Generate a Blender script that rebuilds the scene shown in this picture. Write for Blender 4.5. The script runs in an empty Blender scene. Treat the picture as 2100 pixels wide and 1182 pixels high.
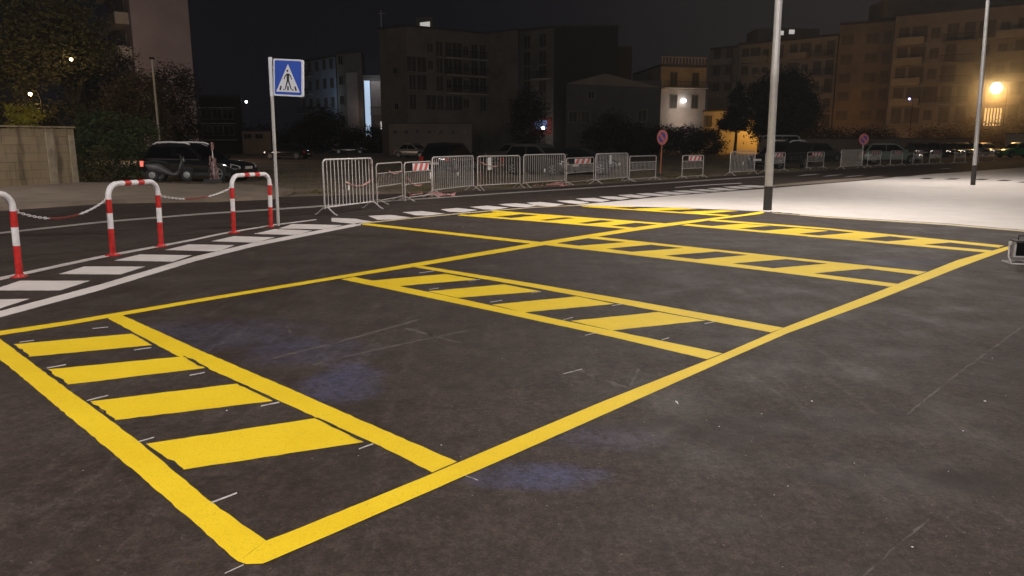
import bpy, bmesh, math, random
from mathutils import Vector, Matrix
random.seed(7)
R = math.radians
S = bpy.context.scene
COL = S.collection

# ------------------------------------------------------------------ camera
FL, CX, CY, HY, CH = 1518.0, 1050.0, 591.0, 291.0, 1.6
TH = math.atan((CY - HY) / FL)
cd = bpy.data.cameras.new('camera'); cam = bpy.data.objects.new('camera', cd); COL.objects.link(cam)
cd.sensor_width = 36.0; cd.lens = 36.0 * FL / 2100.0
cd.clip_start = 0.1; cd.clip_end = 2000
cam.location = (0, 0, CH); cam.rotation_euler = (math.pi / 2 - TH, 0, 0)
S.camera = cam

# ------------------------------------------------------------------ world: night sky with town glow on the right
W = bpy.data.worlds.new('World'); S.world = W; W.use_nodes = True
nt = W.node_tree; nt.nodes.clear()
wo = nt.nodes.new('ShaderNodeOutputWorld'); bg = nt.nodes.new('ShaderNodeBackground')
tc = nt.nodes.new('ShaderNodeTexCoord'); sx = nt.nodes.new('ShaderNodeSeparateXYZ')
nt.links.new(tc.outputs['Generated'], sx.inputs[0])
mr = nt.nodes.new('ShaderNodeMapRange'); mr.interpolation_type = 'SMOOTHSTEP'
mr.inputs['From Min'].default_value = -0.1; mr.inputs['From Max'].default_value = 0.75
nt.links.new(sx.outputs['X'], mr.inputs['Value'])
cr = nt.nodes.new('ShaderNodeValToRGB')
cr.color_ramp.elements[0].color = (0.0036, 0.0036, 0.0054, 1)
cr.color_ramp.elements[1].color = (0.021, 0.0175, 0.0165, 1)
nt.links.new(mr.outputs[0], cr.inputs[0])
sky = nt.nodes.new('ShaderNodeTexSky'); sky.sky_type = 'NISHITA'; sky.sun_disc = False
sky.sun_elevation = R(-6); sky.sun_rotation = R(60)
ad = nt.nodes.new('ShaderNodeMixRGB'); ad.blend_type = 'ADD'; ad.inputs[0].default_value = 0.02
nt.links.new(cr.outputs[0], ad.inputs[1]); nt.links.new(sky.outputs[0], ad.inputs[2])
nt.links.new(ad.outputs[0], bg.inputs['Color']); bg.inputs['Strength'].default_value = 1.0
nt.links.new(bg.outputs[0], wo.inputs[0])
S.view_settings.view_transform = 'Standard'; S.view_settings.look = 'None'
S.view_settings.exposure = 0.0; S.view_settings.gamma = 1.0
S.cycles.max_bounces = 5; S.cycles.diffuse_bounces = 2; S.cycles.volume_bounces = 0
S.cycles.use_denoising = True

# ------------------------------------------------------------------ helpers
def ray(px, py):
    x = (px - CX) / FL; v = (CY - py) / FL; c, s = math.cos(TH), math.sin(TH)
    return Vector((x, c + v * s, -s + v * c))
def G(px, py, z=0.0):                       # a point of the ground plane
    d = ray(px, py); k = (z - CH) / d.z
    return Vector((d.x * k, d.y * k, z))
def P(px, py, Y):                           # a point at distance Y
    d = ray(px, py); k = Y / d.y
    return Vector((d.x * k, Y, CH + d.z * k))

def tag(o, label=None, cat=None, group=None, kind=None):
    if label: o['label'] = label
    if cat: o['category'] = cat
    if group: o['group'] = group
    if kind: o['kind'] = kind
    return o
def thing(name, label, cat, loc=(0, 0, 0), rz=0, group=None):
    o = bpy.data.objects.new(name, None); COL.objects.link(o); o.empty_display_size = .2
    o.location = loc; o.rotation_euler = (0, 0, rz)
    return tag(o, label, cat, group)
def copy_tree(o, parent=None):
    c = o.copy(); COL.objects.link(c); c.parent = parent
    for ch in list(o.children): copy_tree(ch, c)
    return c

class MB:
    def __init__(s): s.v = []; s.f = []; s.m = []; s.cur = 0
    def add(s, vs, fs):
        n = len(s.v); s.v += [tuple(v) for v in vs]
        for f in fs: s.f.append([n + i for i in f]); s.m.append(s.cur)
        return s
    def box(s, x0, x1, y0, y1, z0, z1):
        return s.add([(x0,y0,z0),(x1,y0,z0),(x1,y1,z0),(x0,y1,z0),(x0,y0,z1),(x1,y0,z1),(x1,y1,z1),(x0,y1,z1)],
            [(3,2,1,0),(4,5,6,7),(0,1,5,4),(1,2,6,5),(2,3,7,6),(3,0,4,7)])
    def tube(s, pts, r, n=8, caps=True, closed=False):
        pts = [Vector(p) for p in pts]; L = len(pts)
        rs = r if isinstance(r, (list, tuple)) else [r] * L
        rings = []; up = None
        for i, p in enumerate(pts):
            if closed: t = pts[(i + 1) % L] - pts[i - 1]
            else: t = pts[min(i + 1, L - 1)] - pts[max(i - 1, 0)]
            t.normalize()
            if up is None: up = Vector((0, 0, 1)) if abs(t.z) < .9 else Vector((1, 0, 0))
            a = t.cross(up)
            if a.length < 1e-4: a = t.cross(Vector((1, .3, 0)))
            a.normalize(); b = a.cross(t); b.normalize(); up = b
            rings.append([p + (a * math.cos(2*math.pi*k/n) + b * math.sin(2*math.pi*k/n)) * rs[i] for k in range(n)])
        vs = [v for rg in rings for v in rg]; fs = []
        for i in range(L if closed else L - 1):
            j = (i + 1) % L
            for k in range(n):
                fs.append((i*n+k, j*n+k, j*n+(k+1) % n, i*n+(k+1) % n))
        if caps and not closed:
            fs.append(tuple(range(n - 1, -1, -1))); fs.append(tuple((L-1)*n + k for k in range(n)))
        return s.add(vs, fs)
    def poly(s, pts): return s.add(pts, [tuple(range(len(pts)))])
    def prism(s, pts, d):                    # polygon pts extruded by vector d
        pts = [Vector(p) for p in pts]; d = Vector(d); n = len(pts)
        return s.add(pts + [p + d for p in pts], [tuple(range(n - 1, -1, -1)), tuple(range(n, 2*n))] +
                     [(i, (i+1) % n, n + (i+1) % n, n + i) for i in range(n)])
    def lathe(s, prof, c=(0,0,0), axis='z', n=20):
        vs = []; fs = []; c = Vector(c)
        for (r, h) in prof:
            for k in range(n):
                a = 2*math.pi*k/n; u, w = r*math.cos(a), r*math.sin(a)
                vs.append(c + (Vector((u, w, h)) if axis == 'z' else Vector((u, h, w)) if axis == 'y' else Vector((h, u, w))))
        for i in range(len(prof) - 1):
            for k in range(n): fs.append((i*n+k, i*n+(k+1) % n, (i+1)*n+(k+1) % n, (i+1)*n+k))
        fs.append(tuple(range(n-1, -1, -1))); fs.append(tuple((len(prof)-1)*n + k for k in range(n)))
        return s.add(vs, fs)
    def build(s, name, mats, parent=None, smooth=False, fix=True, loc=None):
        me = bpy.data.meshes.new(name); me.from_pydata(s.v, [], s.f)
        for m in (mats if isinstance(mats, (list, tuple)) else [mats]): me.materials.append(m)
        me.polygons.foreach_set('material_index', s.m)
        if fix:
            bm = bmesh.new(); bm.from_mesh(me); bmesh.ops.recalc_face_normals(bm, faces=bm.faces); bm.to_mesh(me); bm.free()
        if smooth:
            me.polygons.foreach_set('use_smooth', [True] * len(me.polygons))
            try: me.set_sharp_from_angle(angle=R(40))
            except Exception: pass
        me.update()
        o = bpy.data.objects.new(name, me); COL.objects.link(o); o.parent = parent
        if loc: o.location = loc
        return o

# ------------------------------------------------------------------ materials
def mat(name, col, rough=.7, metal=0., var=.12, scale=6., bump=0., bscale=60., emit=None, es=0., spec=.5, detail=6, col2=None, coat=0):
    m = bpy.data.materials.new(name); m.use_nodes = True; t = m.node_tree; b = t.nodes['Principled BSDF']
    b.inputs['Roughness'].default_value = rough; b.inputs['Metallic'].default_value = metal
    b.inputs['Specular IOR Level'].default_value = spec; b.inputs['Coat Weight'].default_value = coat
    co = t.nodes.new('ShaderNodeTexCoord')
    n = t.nodes.new('ShaderNodeTexNoise'); n.inputs['Scale'].default_value = scale; n.inputs['Detail'].default_value = detail
    n.inputs['Roughness'].default_value = .65
    t.links.new(co.outputs['Object'], n.inputs['Vector'])
    r = t.nodes.new('ShaderNodeValToRGB'); r.color_ramp.elements[0].position = .3; r.color_ramp.elements[1].position = .7
    a = col2 or [c * (1 - var) for c in col]; z = [min(1, c * (1 + var)) for c in col]
    r.color_ramp.elements[0].color = (*a, 1); r.color_ramp.elements[1].color = (*z, 1)
    t.links.new(n.outputs['Fac'], r.inputs[0]); t.links.new(r.outputs[0], b.inputs['Base Color'])
    if bump:
        n2 = t.nodes.new('ShaderNodeTexNoise'); n2.inputs['Scale'].default_value = bscale; n2.inputs['Detail'].default_value = 4
        t.links.new(co.outputs['Object'], n2.inputs['Vector'])
        bp = t.nodes.new('ShaderNodeBump'); bp.inputs['Strength'].default_value = bump; bp.inputs['Distance'].default_value = .02
        t.links.new(n2.outputs['Fac'], bp.inputs['Height']); t.links.new(bp.outputs[0], b.inputs['Normal'])
    if emit:
        b.inputs['Emission Color'].default_value = (*emit, 1); b.inputs['Emission Strength'].default_value = es
    return m

class NB:                                   # small node-graph writer
    def __init__(s, m): s.t = m.node_tree; s.l = s.t.links
    def n(s, ty, **kw):
        o = s.t.nodes.new(ty)
        for k, v in kw.items(): setattr(o, k, v)
        return o
    def put(s, sock, v):
        if hasattr(v, 'is_linked') or isinstance(v, bpy.types.NodeSocket): s.l.new(v, sock)
        else: sock.default_value = v
    def math(s, op, a, b=None, clamp=False):
        o = s.n('ShaderNodeMath', operation=op, use_clamp=clamp); s.put(o.inputs[0], a)
        if b is not None: s.put(o.inputs[1], b)
        return o.outputs[0]
    def noise(s, vec, sc, det=5, rough=.6, dist=0.):
        o = s.n('ShaderNodeTexNoise'); s.l.new(vec, o.inputs['Vector']); o.inputs['Scale'].default_value = sc
        o.inputs['Detail'].default_value = det; o.inputs['Roughness'].default_value = rough; o.inputs['Distortion'].default_value = dist
        return o.outputs['Fac']
    def rng(s, v, a, b, c=0., d=1., smooth=True):
        o = s.n('ShaderNodeMapRange'); o.interpolation_type = 'SMOOTHSTEP' if smooth else 'LINEAR'
        s.put(o.inputs['Value'], v)
        for k, x in zip(('From Min', 'From Max', 'To Min', 'To Max'), (a, b, c, d)): o.inputs[k].default_value = x
        return o.outputs[0]
    def mix(s, f, a, b, mode='MIX'):
        o = s.n('ShaderNodeMixRGB', blend_type=mode); s.put(o.inputs[0], f)
        for i, c in ((1, a), (2, b)):
            if isinstance(c, tuple): o.inputs[i].default_value = (*c, 1)
            else: s.l.new(c, o.inputs[i])
        return o.outputs[0]
    def mapping(s, vec, scale=(1,1,1), rot=(0,0,0), loc=(0,0,0)):
        o = s.n('ShaderNodeMapping'); s.l.new(vec, o.inputs[0]); o.inputs['Scale'].default_value = scale
        o.inputs['Rotation'].default_value = rot; o.inputs['Location'].default_value = loc
        return o.outputs[0]

def asphalt_material():
    m = bpy.data.materials.new('asphalt'); m.use_nodes = True; g = NB(m); b = m.node_tree.nodes['Principled BSDF']
    c = g.n('ShaderNodeTexCoord').outputs['Object']
    big = g.noise(c, .28, 4, .55, .6); mid = g.noise(c, 1.7, 5, .65); fine = g.noise(c, 26, 4, .8); grain = g.noise(c, 85, 3, .75); blot = g.noise(c, 5.5, 8, .82, .5)
    streak = g.noise(g.mapping(c, (6, .7, 1), (0, 0, R(-52))), 1.3, 5, .6, .4)
    col = g.mix(g.rng(big, .35, .68), (.037, .0255, .0215), (.053, .040, .0355))
    col = g.mix(g.rng(mid, .42, .75, 0, .45), col, (.068, .054, .049))
    col = g.mix(g.rng(streak, .50, .75, 0, .35), col, (.10, .083, .076))
    for f_, lo, hi in ((blot, (.80, .79, .78), (1.15, 1.14, 1.13)), (fine, (.66, .65, .64), (1.30, 1.29, 1.27)), (grain, (.74, .74, .74), (1.22, 1.21, 1.20))):
        col = g.mix(g.rng(f_, .34, .66), g.mix(1., col, lo, 'MULTIPLY'), g.mix(1., col, hi, 'MULTIPLY'))
    stones = g.rng(g.noise(c, 48, 2, .5), .70, .76, 0, .55); col = g.mix(stones, col, (.20, .17, .155))
    scuff = g.rng(g.noise(g.mapping(c, (1.2, 5, 1), (0, 0, R(20))), 2.2, 7, .75, 1.5), .60, .8, 0, .5)
    col = g.mix(scuff, col, (.10, .084, .077))
    dk = g.rng(g.noise(c, .9, 7, .75, 1.2), .53, .72, 0, .48)
    col = g.mix(dk, col, (.024, .018, .016))
    # bluish and dark smears mixed into the surface colour at set spots
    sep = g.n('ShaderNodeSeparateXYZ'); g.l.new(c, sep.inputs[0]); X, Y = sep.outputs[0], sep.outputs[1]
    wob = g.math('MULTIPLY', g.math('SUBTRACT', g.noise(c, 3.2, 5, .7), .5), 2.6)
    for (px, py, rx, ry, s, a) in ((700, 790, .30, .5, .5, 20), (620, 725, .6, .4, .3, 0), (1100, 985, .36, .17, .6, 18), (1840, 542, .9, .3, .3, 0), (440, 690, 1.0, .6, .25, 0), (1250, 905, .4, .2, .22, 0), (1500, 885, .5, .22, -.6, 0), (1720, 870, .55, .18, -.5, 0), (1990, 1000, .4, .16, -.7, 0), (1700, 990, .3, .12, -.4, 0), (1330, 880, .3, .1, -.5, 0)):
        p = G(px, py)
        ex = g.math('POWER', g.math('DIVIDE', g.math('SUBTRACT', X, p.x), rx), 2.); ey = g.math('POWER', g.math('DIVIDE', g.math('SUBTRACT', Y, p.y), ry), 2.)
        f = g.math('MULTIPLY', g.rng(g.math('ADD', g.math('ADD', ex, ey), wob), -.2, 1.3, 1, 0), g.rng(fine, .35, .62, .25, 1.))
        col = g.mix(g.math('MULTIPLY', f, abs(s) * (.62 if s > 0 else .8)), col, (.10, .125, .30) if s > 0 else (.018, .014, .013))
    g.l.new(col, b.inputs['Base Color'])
    g.put(b.inputs['Roughness'], g.rng(mid, .25, .75, .57, .85)); b.inputs['Specular IOR Level'].default_value = .28
    bp = g.n('ShaderNodeBump'); bp.inputs['Strength'].default_value = .45; bp.inputs['Distance'].default_value = .004
    g.l.new(g.math('ADD', fine, g.math('MULTIPLY', grain, .7)), bp.inputs['Height']); g.l.new(bp.outputs[0], b.inputs['Normal'])
    return m

def paint_material(name, c1, c2, wear=.1):
    m = bpy.data.materials.new(name); m.use_nodes = True; g = NB(m); b = m.node_tree.nodes['Principled BSDF']
    c = g.n('ShaderNodeTexCoord').outputs['Object']
    col = g.mix(g.rng(g.noise(c, 1.6, 5, .6), .3, .7), c1, c2)
    col = g.mix(g.rng(g.noise(c, 55, 3, .75), .55, .8, 0, .35), col, tuple(x * .6 for x in c1))
    col = g.mix(g.rng(g.noise(c, 14, 6, .8), .64, .8, 0, min(1., wear * 12)), col, (.08, .07, .06))
    col = g.mix(g.rng(g.noise(g.mapping(c, (1, 6, 1), (0, 0, R(25))), 1.8, 6, .8, 1.), .56, .78, 0, .28), col, tuple(x * .5 + .03 for x in c1))
    col = g.mix(g.rng(g.noise(c, 110, 2, .6), .5, .75, 0, .3), col, tuple(x * .45 for x in c1))
    g.l.new(col, b.inputs['Base Color']); b.inputs['Roughness'].default_value = .6; b.inputs['Specular IOR Level'].default_value = .35
    bp = g.n('ShaderNodeBump'); bp.inputs['Strength'].default_value = .4; bp.inputs['Distance'].default_value = .005
    g.l.new(g.noise(c, 60, 3), bp.inputs['Height']); g.l.new(bp.outputs[0], b.inputs['Normal'])
    return m

def wall_stone_material():
    m = bpy.data.materials.new('old_stone_wall'); m.use_nodes = True; g = NB(m); b = m.node_tree.nodes['Principled BSDF']
    c = g.n('ShaderNodeTexCoord').outputs['Object']
    br = g.n('ShaderNodeTexBrick'); g.l.new(g.mapping(c, rot=(R(90), 0, 0)), br.inputs[0])
    br.inputs['Scale'].default_value = 1.; br.inputs['Brick Width'].default_value = .62; br.inputs['Row Height'].default_value = .3
    br.inputs['Mortar Size'].default_value = .014; br.inputs['Mortar Smooth'].default_value = .8
    br.inputs['Color1'].default_value = (.34, .255, .15, 1); br.inputs['Color2'].default_value = (.29, .215, .13, 1); br.inputs['Mortar'].default_value = (.24, .18, .115, 1)
    col = g.mix(g.rng(g.noise(c, 1.1, 6, .7), .35, .7, 0, .8), br.outputs[0], (.33, .26, .17))
    col = g.mix(g.rng(g.noise(g.mapping(c, (2.2, 2.2, .35)), 1.3, 6, .7), .47, .68, 0, .85), col, (.10, .078, .05))
    g.l.new(col, b.inputs['Base Color']); b.inputs['Roughness'].default_value = .9
    bp = g.n('ShaderNodeBump'); bp.inputs['Strength'].default_value = .7; bp.inputs['Distance'].default_value = .03
    g.l.new(g.math('ADD', br.outputs['Fac'], g.noise(c, 9, 6, .7)), bp.inputs['Height']); g.l.new(bp.outputs[0], b.inputs['Normal'])
    return m

M = {}
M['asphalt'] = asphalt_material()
M['asphalt_old'] = mat('old_asphalt', (.062, .052, .047), .85, var=.3, scale=1.2, bump=.4, bscale=45)
M['yellow'] = paint_material('yellow_road_paint', (.80, .545, .013), (.86, .61, .02), .035)
M['white'] = paint_material('white_road_paint', (.66, .60, .58), (.74, .69, .67), .05)
M['white_worn'] = paint_material('worn_white_road_paint', (.34, .30, .28), (.42, .38, .35), .12)
M['tan_line'] = paint_material('faint_yellow_road_paint', (.52, .42, .24), (.60, .50, .30), .06)
M['cream'] = paint_material('cream_ground_coating', (.60, .545, .505), (.67, .61, .57), .015)
M['dirt'] = mat('dirt', (.17, .128, .085), .95, var=.5, scale=.35, bump=.8, bscale=6, detail=8)
M['pave'] = mat('old_pavement', (.22, .17, .13), .9, var=.25, scale=1.1, bump=.4, bscale=30)
M['seam'] = mat('pale_seam', (.095, .080, .072), .9, var=.35, scale=9)
M['chalk'] = mat('chalk', (.48, .45, .45), .9, var=.4, scale=30)
M['tar'] = mat('dark_tar', (.02, .018, .017), .8, var=.4, scale=6)
M['stone'] = wall_stone_material()
M['plaster_strip'] = mat('pale_plaster', (.34, .28, .20), .9, var=.4, scale=2, bump=.3)
M['galv'] = mat('galvanised_steel', (.64, .60, .59), .45, .35, var=.18, scale=25)
M['galv_warm'] = mat('galvanised_steel_dusty', (.60, .55, .51), .5, .3, var=.2, scale=25)
M['polemetal'] = mat('grey_pole_paint', (.50, .485, .48), .4, .25, var=.12, scale=5)
M['sleeve'] = mat('black_base_sleeve', (.03, .026, .024), .7, var=.3, scale=8)
M['red'] = mat('red_enamel', (.52, .022, .02), .42, var=.28, scale=14)
M['wht'] = mat('white_enamel', (.76, .73, .75), .42, var=.14, scale=9)
M['blue'] = mat('blue_sheeting', (.012, .075, .50), .45, var=.08, scale=10)
M['signwhite'] = mat('white_sheeting', (.74, .76, .84), .4, var=.05, scale=10)
M['black'] = mat('black_print', (.012, .012, .014), .6, var=.2)
M['pink'] = mat('faded_red_sheeting', (.62, .12, .10), .5, var=.15, scale=12)
M['tape'] = mat('barrier_tape', (.46, .27, .25), .55, var=.2, scale=7, col2=(.30, .09, .08))
M['paper'] = mat('white_plastic', (.68, .65, .62), .6, var=.1)
M['chainred'] = mat('red_plastic', (.22, .025, .02), .5)
M['rubber'] = mat('tyre_rubber', (.018, .018, .018), .85)
M['blackpaint'] = mat('black_car_paint', (.010, .010, .011), .12, var=.1, coat=.6)
M['greypaint'] = mat('dark_grey_car_paint', (.06, .06, .06), .25, .3, coat=.5)
M['silverpaint'] = mat('silver_car_paint', (.28, .27, .26), .3, .5, coat=.5)
M['whitepaint'] = mat('white_car_paint', (.60, .60, .62), .3, coat=.5)
M['greenpaint'] = mat('pale_green_car_paint', (.16, .21, .17), .3, .2, coat=.5)
M['vividgreen'] = mat('green_car_paint', (.015, .22, .06), .3, coat=.5)
M['glass'] = mat('car_glass', (.004, .004, .005), .04, var=.1, spec=.22)
M['chrome'] = mat('chrome', (.62, .61, .60), .18, .9)
M['satin'] = mat('satin_aluminium', (.70, .68, .67), .5, .2)
M['rim'] = mat('alloy_rim', (.42, .42, .42), .3, .7)
M['lampglass'] = mat('headlamp_glass', (.55, .55, .55), .12, .5)
M['tail'] = mat('tail_lamp_glass', (.35, .02, .015), .2)
M['plastic'] = mat('black_plastic', (.02, .02, .021), .6)
M['scootgrey'] = mat('grey_scooter_fairing', (.065, .062, .066), .45)
M['bark'] = mat('bark', (.06, .045, .03), .95, var=.4, scale=9, bump=.6, bscale=20)
def leafmat(name, c): return mat(name, c, .7, var=.45, scale=1.3, spec=.2)
M['leaf'] = leafmat('leaves_olive', (.085, .074, .032)); M['leaf_dark'] = leafmat('leaves_dark', (.024, .024, .014))
M['leaf_green'] = leafmat('leaves_green', (.034, .050, .018)); M['leaf_brown'] = leafmat('leaves_brown', (.075, .052, .03))
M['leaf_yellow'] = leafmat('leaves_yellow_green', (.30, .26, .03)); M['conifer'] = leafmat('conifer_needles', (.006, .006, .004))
M['grass'] = leafmat('dry_grass', (.12, .105, .045))
def fac(name, c, v=.22): return mat(name, c, .9, var=v, scale=.35, bump=.2, bscale=8, detail=8)
M['f_tower'] = fac('tower_plaster', (.36, .29, .29), .12); M['f_dark'] = fac('dark_plaster', (.15, .13, .11), .35); M['f_black'] = fac('black_brick', (.018, .016, .015))
M['f_blue'] = fac('pale_plaster_blue', (.24, .27, .31)); M['f_pink'] = fac('pinkish_plaster', (.32, .27, .25)); M['f_grey'] = fac('grey_plaster', (.085, .08, .075))
M['f_brown2'] = fac('light_brown_plaster', (.28, .225, .18)); M['f_dim'] = fac('dim_plaster', (.15, .13, .11)); M['f_cream'] = fac('cream_plaster', (.40, .35, .31)); M['f_tan'] = fac('tan_plaster', (.34, .28, .21)); M['f_brown'] = fac('brown_plaster', (.22, .17, .13))
M['f_red'] = fac('red_plaster', (.33, .07, .055)); M['slab'] = fac('pale_concrete', (.40, .35, .28)); M['roof'] = fac('dark_roof', (.05, .045, .04))
M['shutter'] = mat('dark_shutter', (.035, .03, .026), .7, var=.5, scale=.6); M['shutter_hazy'] = mat('hazy_brown_shutter', (.13, .10, .08), .8, var=.35, scale=.6); M['frame'] = mat('window_frame', (.16, .14, .12), .7)  # brown shutters lightened to imitate haze over the right facades
M['pane'] = mat('window_glass', (.012, .012, .014), .1, spec=.7); M['iron'] = mat('dark_iron', (.012, .011, .010), .8, spec=.1)
def em(name, c, s): return mat(name, c, .5, emit=c, es=s, var=.02)
M['e_sodium'] = em('sodium_lamp', (1, .66, .26), 60); M['e_warm'] = em('warm_lamp', (1, .68, .34), 9); M['e_white'] = em('white_lamp', (.9, .95, 1), 12)
M['e_blue'] = em('blue_lamp', (.35, .35, 1), 5); M['e_strip'] = em('lit_stairwell', (.42, .55, .72), .9); M['e_win'] = em('lit_window', (.8, .78, .72), .55)
M['e_glint'] = em('car_lamp_glint', (1, .86, .72), 1.6); M['e_tail'] = em('tail_lamp_lit', (1, .2, .14), .8); M['e_flood'] = em('flood_led', (1, .93, .86), 3)  # headlamp emission stands in for reflections glinting in parked cars' lamps
M['e_wbar'] = em('glowing_gate_bars', (1, .62, .25), 1.5); M['e_blwin'] = em('lit_blue_window', (.12, .16, .34), .55)

def struct(name, mb, m, **k): return tag(mb.build(name, m, **k), kind='structure')

# ------------------------------------------------------------------ ground
def line_strip(mb, a, b, z, wig=0.):
    """band between two pixel polylines a and b traced on the ground (same count or resampled)"""
    def res(pl, n):
        pts = [G(*p, z=z) for p in pl]; d = [0]
        for i in range(1, len(pts)): d.append(d[-1] + (pts[i] - pts[i-1]).length)
        out = []
        for k in range(n):
            t = d[-1] * k / (n - 1); i = 0
            while i < len(d) - 2 and d[i+1] < t: i += 1
            u = (t - d[i]) / max(1e-6, d[i+1] - d[i]); out.append(pts[i].lerp(pts[i+1], u))
        return out
    L = (G(*a[0]) - G(*a[-1])).length; n = max(3, int(L / .055))
    A, B = res(a, n), res(b, n)
    for q in (A, B):
        for k in range(1, n - 1):
            w = wig * (random.random() - .5); q[k] = q[k] + Vector((w, w * .6, 0))
    mb.add(A + B, [(i, i + 1, n + i + 1, n + i) for i in range(n - 1)])

def flat(mb, pts, z, wig=.008):
    p = [G(*q, z=z) for q in pts]; out = []
    for i in range(len(p)):
        a, b = p[i], p[(i+1) % len(p)]; n = max(1, int((b - a).length / .06))
        for k in range(n):
            t = k / n; w = wig if 0 < k else 0
            out.append(a.lerp(b, t) + Vector(((random.random() - .5) * w, (random.random() - .5) * w, 0)))
    mb.poly(out)

mb = MB(); mb.box(-260, 300, -60, 420, -.5, 0); struct('ground', mb, M['dirt'])
# far edge of the road (from left to right) and asphalt sheet
ROADFAR = [(-700, 440), (-300, 432), (0, 426), (220, 412), (440, 409), (650, 402), (905, 395), (1040, 389), (1200, 379.5), (1400, 367), (1569, 356), (1780, 345), (1900, 339), (2100, 329), (2500, 314)]
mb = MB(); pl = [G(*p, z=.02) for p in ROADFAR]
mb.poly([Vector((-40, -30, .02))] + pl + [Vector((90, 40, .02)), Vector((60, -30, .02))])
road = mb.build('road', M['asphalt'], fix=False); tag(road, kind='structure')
# pavement at the left, a real step up
mb = MB()
pv = [(-500, 436), (-300, 431), (0, 424), (220, 410), (440, 407), (560, 402), (600, 388), (520, 379), (400, 377), (165, 374), (0, 384), (-400, 405)]
top = [G(*p, z=.12) for p in pv]
mb.prism([Vector((q.x, q.y, .0)) for q in top], (0, 0, .12)); struct('pavement', mb, M['pave'])
# cream coated area
Z1, Z2, Z3 = .0216, .0228, .0255
cream = [(1180, 420.5), (1241, 414.6), (1380, 401), (1569, 387), (1700, 376), (1811, 367), (1899, 358), (2000, 351), (2100, 343.6), (2500, 322), (2700, 540), (2100, 472), (1950, 459), (1800, 450), (1690, 443.5), (1583, 435), (1511, 431.5), (1394, 426.5), (1300, 424)]
mb = MB(); flat(mb, cream, Z1, .02); struct('cream_coated_ground', mb, M['cream'], fix=False)
mb = MB(); line_strip(mb, [(1583, 435.6), (1690, 444), (1800, 450.6), (1950, 459.8), (2100, 472.6), (2700, 541)], [(1583, 437.2), (1690, 446.3), (1800, 453), (1950, 462.5), (2100, 475.5), (2700, 546)], .0245, .02)
struct('ground_edge_strip', mb, M['tan_line'], fix=False)
mb = MB()
line_strip(mb, [(1170, 421), (1241, 415.2), (1380, 401.5), (1569, 387.4), (1700, 376.4), (1811, 367)], [(1170, 420), (1241, 414.2), (1380, 400.2), (1569, 386), (1700, 375.3), (1811, 366.3)], Z2, .05)
for (x, y, w) in ((1900, 366.3, 17), (1953, 367.3, 18), (2012, 368.2, 20), (2059, 370.5, 18), (2102, 374, 18)):
    flat(mb, [(x - w, y + .8), (x - w * .2, y - 1.2), (x + w, y - .9), (x + w * .3, y + 1.3)], Z2, .02)
line_strip(mb, [(1585, 435.8), (1640, 441)], [(1578, 434), (1640, 439.3)], Z2 + .006, .1)
struct('unpainted_gaps', mb, M['tar'], fix=False)

# white hatched strip
mb = MB(); w = .01
line_strip(mb, [(-120, 672), (0, 651), (200, 597), (400, 536), (520, 506), (640, 482), (740, 462)], [(-120, 659), (0, 638), (200, 585), (400, 526), (520, 498), (640, 475), (740, 456.5)], Z1, w)
line_strip(mb, [(-120, 603), (0, 575), (200, 531), (400, 493), (453, 481.5), (556, 463.5), (649, 451.5)], [(-120, 596), (0, 568.5), (200, 526), (400, 489.5), (453, 478.3), (556, 461), (649, 449.8)], Z1, w)
near = [[(-95, 616), (61, 613), (-10, 636), (-160, 645)], [(41, 576), (185, 576), (123, 596), (-20, 596)], [(173, 546.7), (298.5, 547), (247, 563), (120, 562.4)],
        [(287, 522), (394, 523.7), (354.5, 537), (234, 534.6)], [(387, 501.5), (482, 503), (447, 516), (338, 513)], [(480, 484.5), (563, 487), (525, 498), (433, 495)],
        [(563, 470), (640, 473), (608, 482), (520, 480)], [(600, 459.5), (702, 462), (668, 470.5), (572, 469)]]
for q in near: flat(mb, q, Z1)
# further stripes, thinning with distance
far = [[(680, 447), (729, 449), (770, 456), (731, 460), (680, 454.6)], [(755, 443), (800, 441), (843, 446), (808, 450.4), (774, 451)], [(826, 435.4), (864, 433.2), (914, 438.6), (877, 442.4), (851, 441.8)],
       [(903, 429.6), (937, 426.8), (980, 431), (950, 435.8), (920, 434.3)], [(963, 424.6), (999, 421.9), (1044, 426), (1014, 430.4), (989, 429.4)], [(1021, 419.3), (1057, 417), (1106, 421.4), (1079, 425.7), (1049, 424)],
       [(1080, 416), (1107, 414.3), (1157, 419.6), (1133, 423.9), (1100, 422)], [(1140, 412), (1172, 411), (1209, 415.4), (1191, 419), (1166, 416.9)], [(1181, 407.4), (1217, 406), (1251, 411), (1234, 414.3), (1200, 412)],
       [(1228, 403.6), (1258, 403), (1294, 406.8), (1273, 410), (1247, 408.3)], [(1266, 400.4), (1294, 398.9), (1335, 403), (1314, 406), (1286, 404.6)], [(1303, 397.6), (1329, 396), (1378, 400.4), (1356, 403), (1326, 401)],
       [(1341, 394.6), (1367, 393.3), (1421, 397.6), (1389, 399.7), (1365, 398.2)], [(1378, 391.8), (1406, 390.7), (1457, 395), (1427, 396.3), (1401, 395)], [(1414, 389.2), (1440, 388.1), (1487, 391.8), (1466, 393.3), (1440, 392)],
       [(1449, 386.4), (1476, 385.4), (1517, 389.6), (1496, 390.7), (1470, 389.5)], [(1481, 383.2), (1509, 382.1), (1547, 386), (1528, 387.5), (1503, 386.5)], [(1512, 381), (1540, 380), (1590, 383), (1560, 385), (1535, 384)]]
for q in far: flat(mb, q, Z1)
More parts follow.
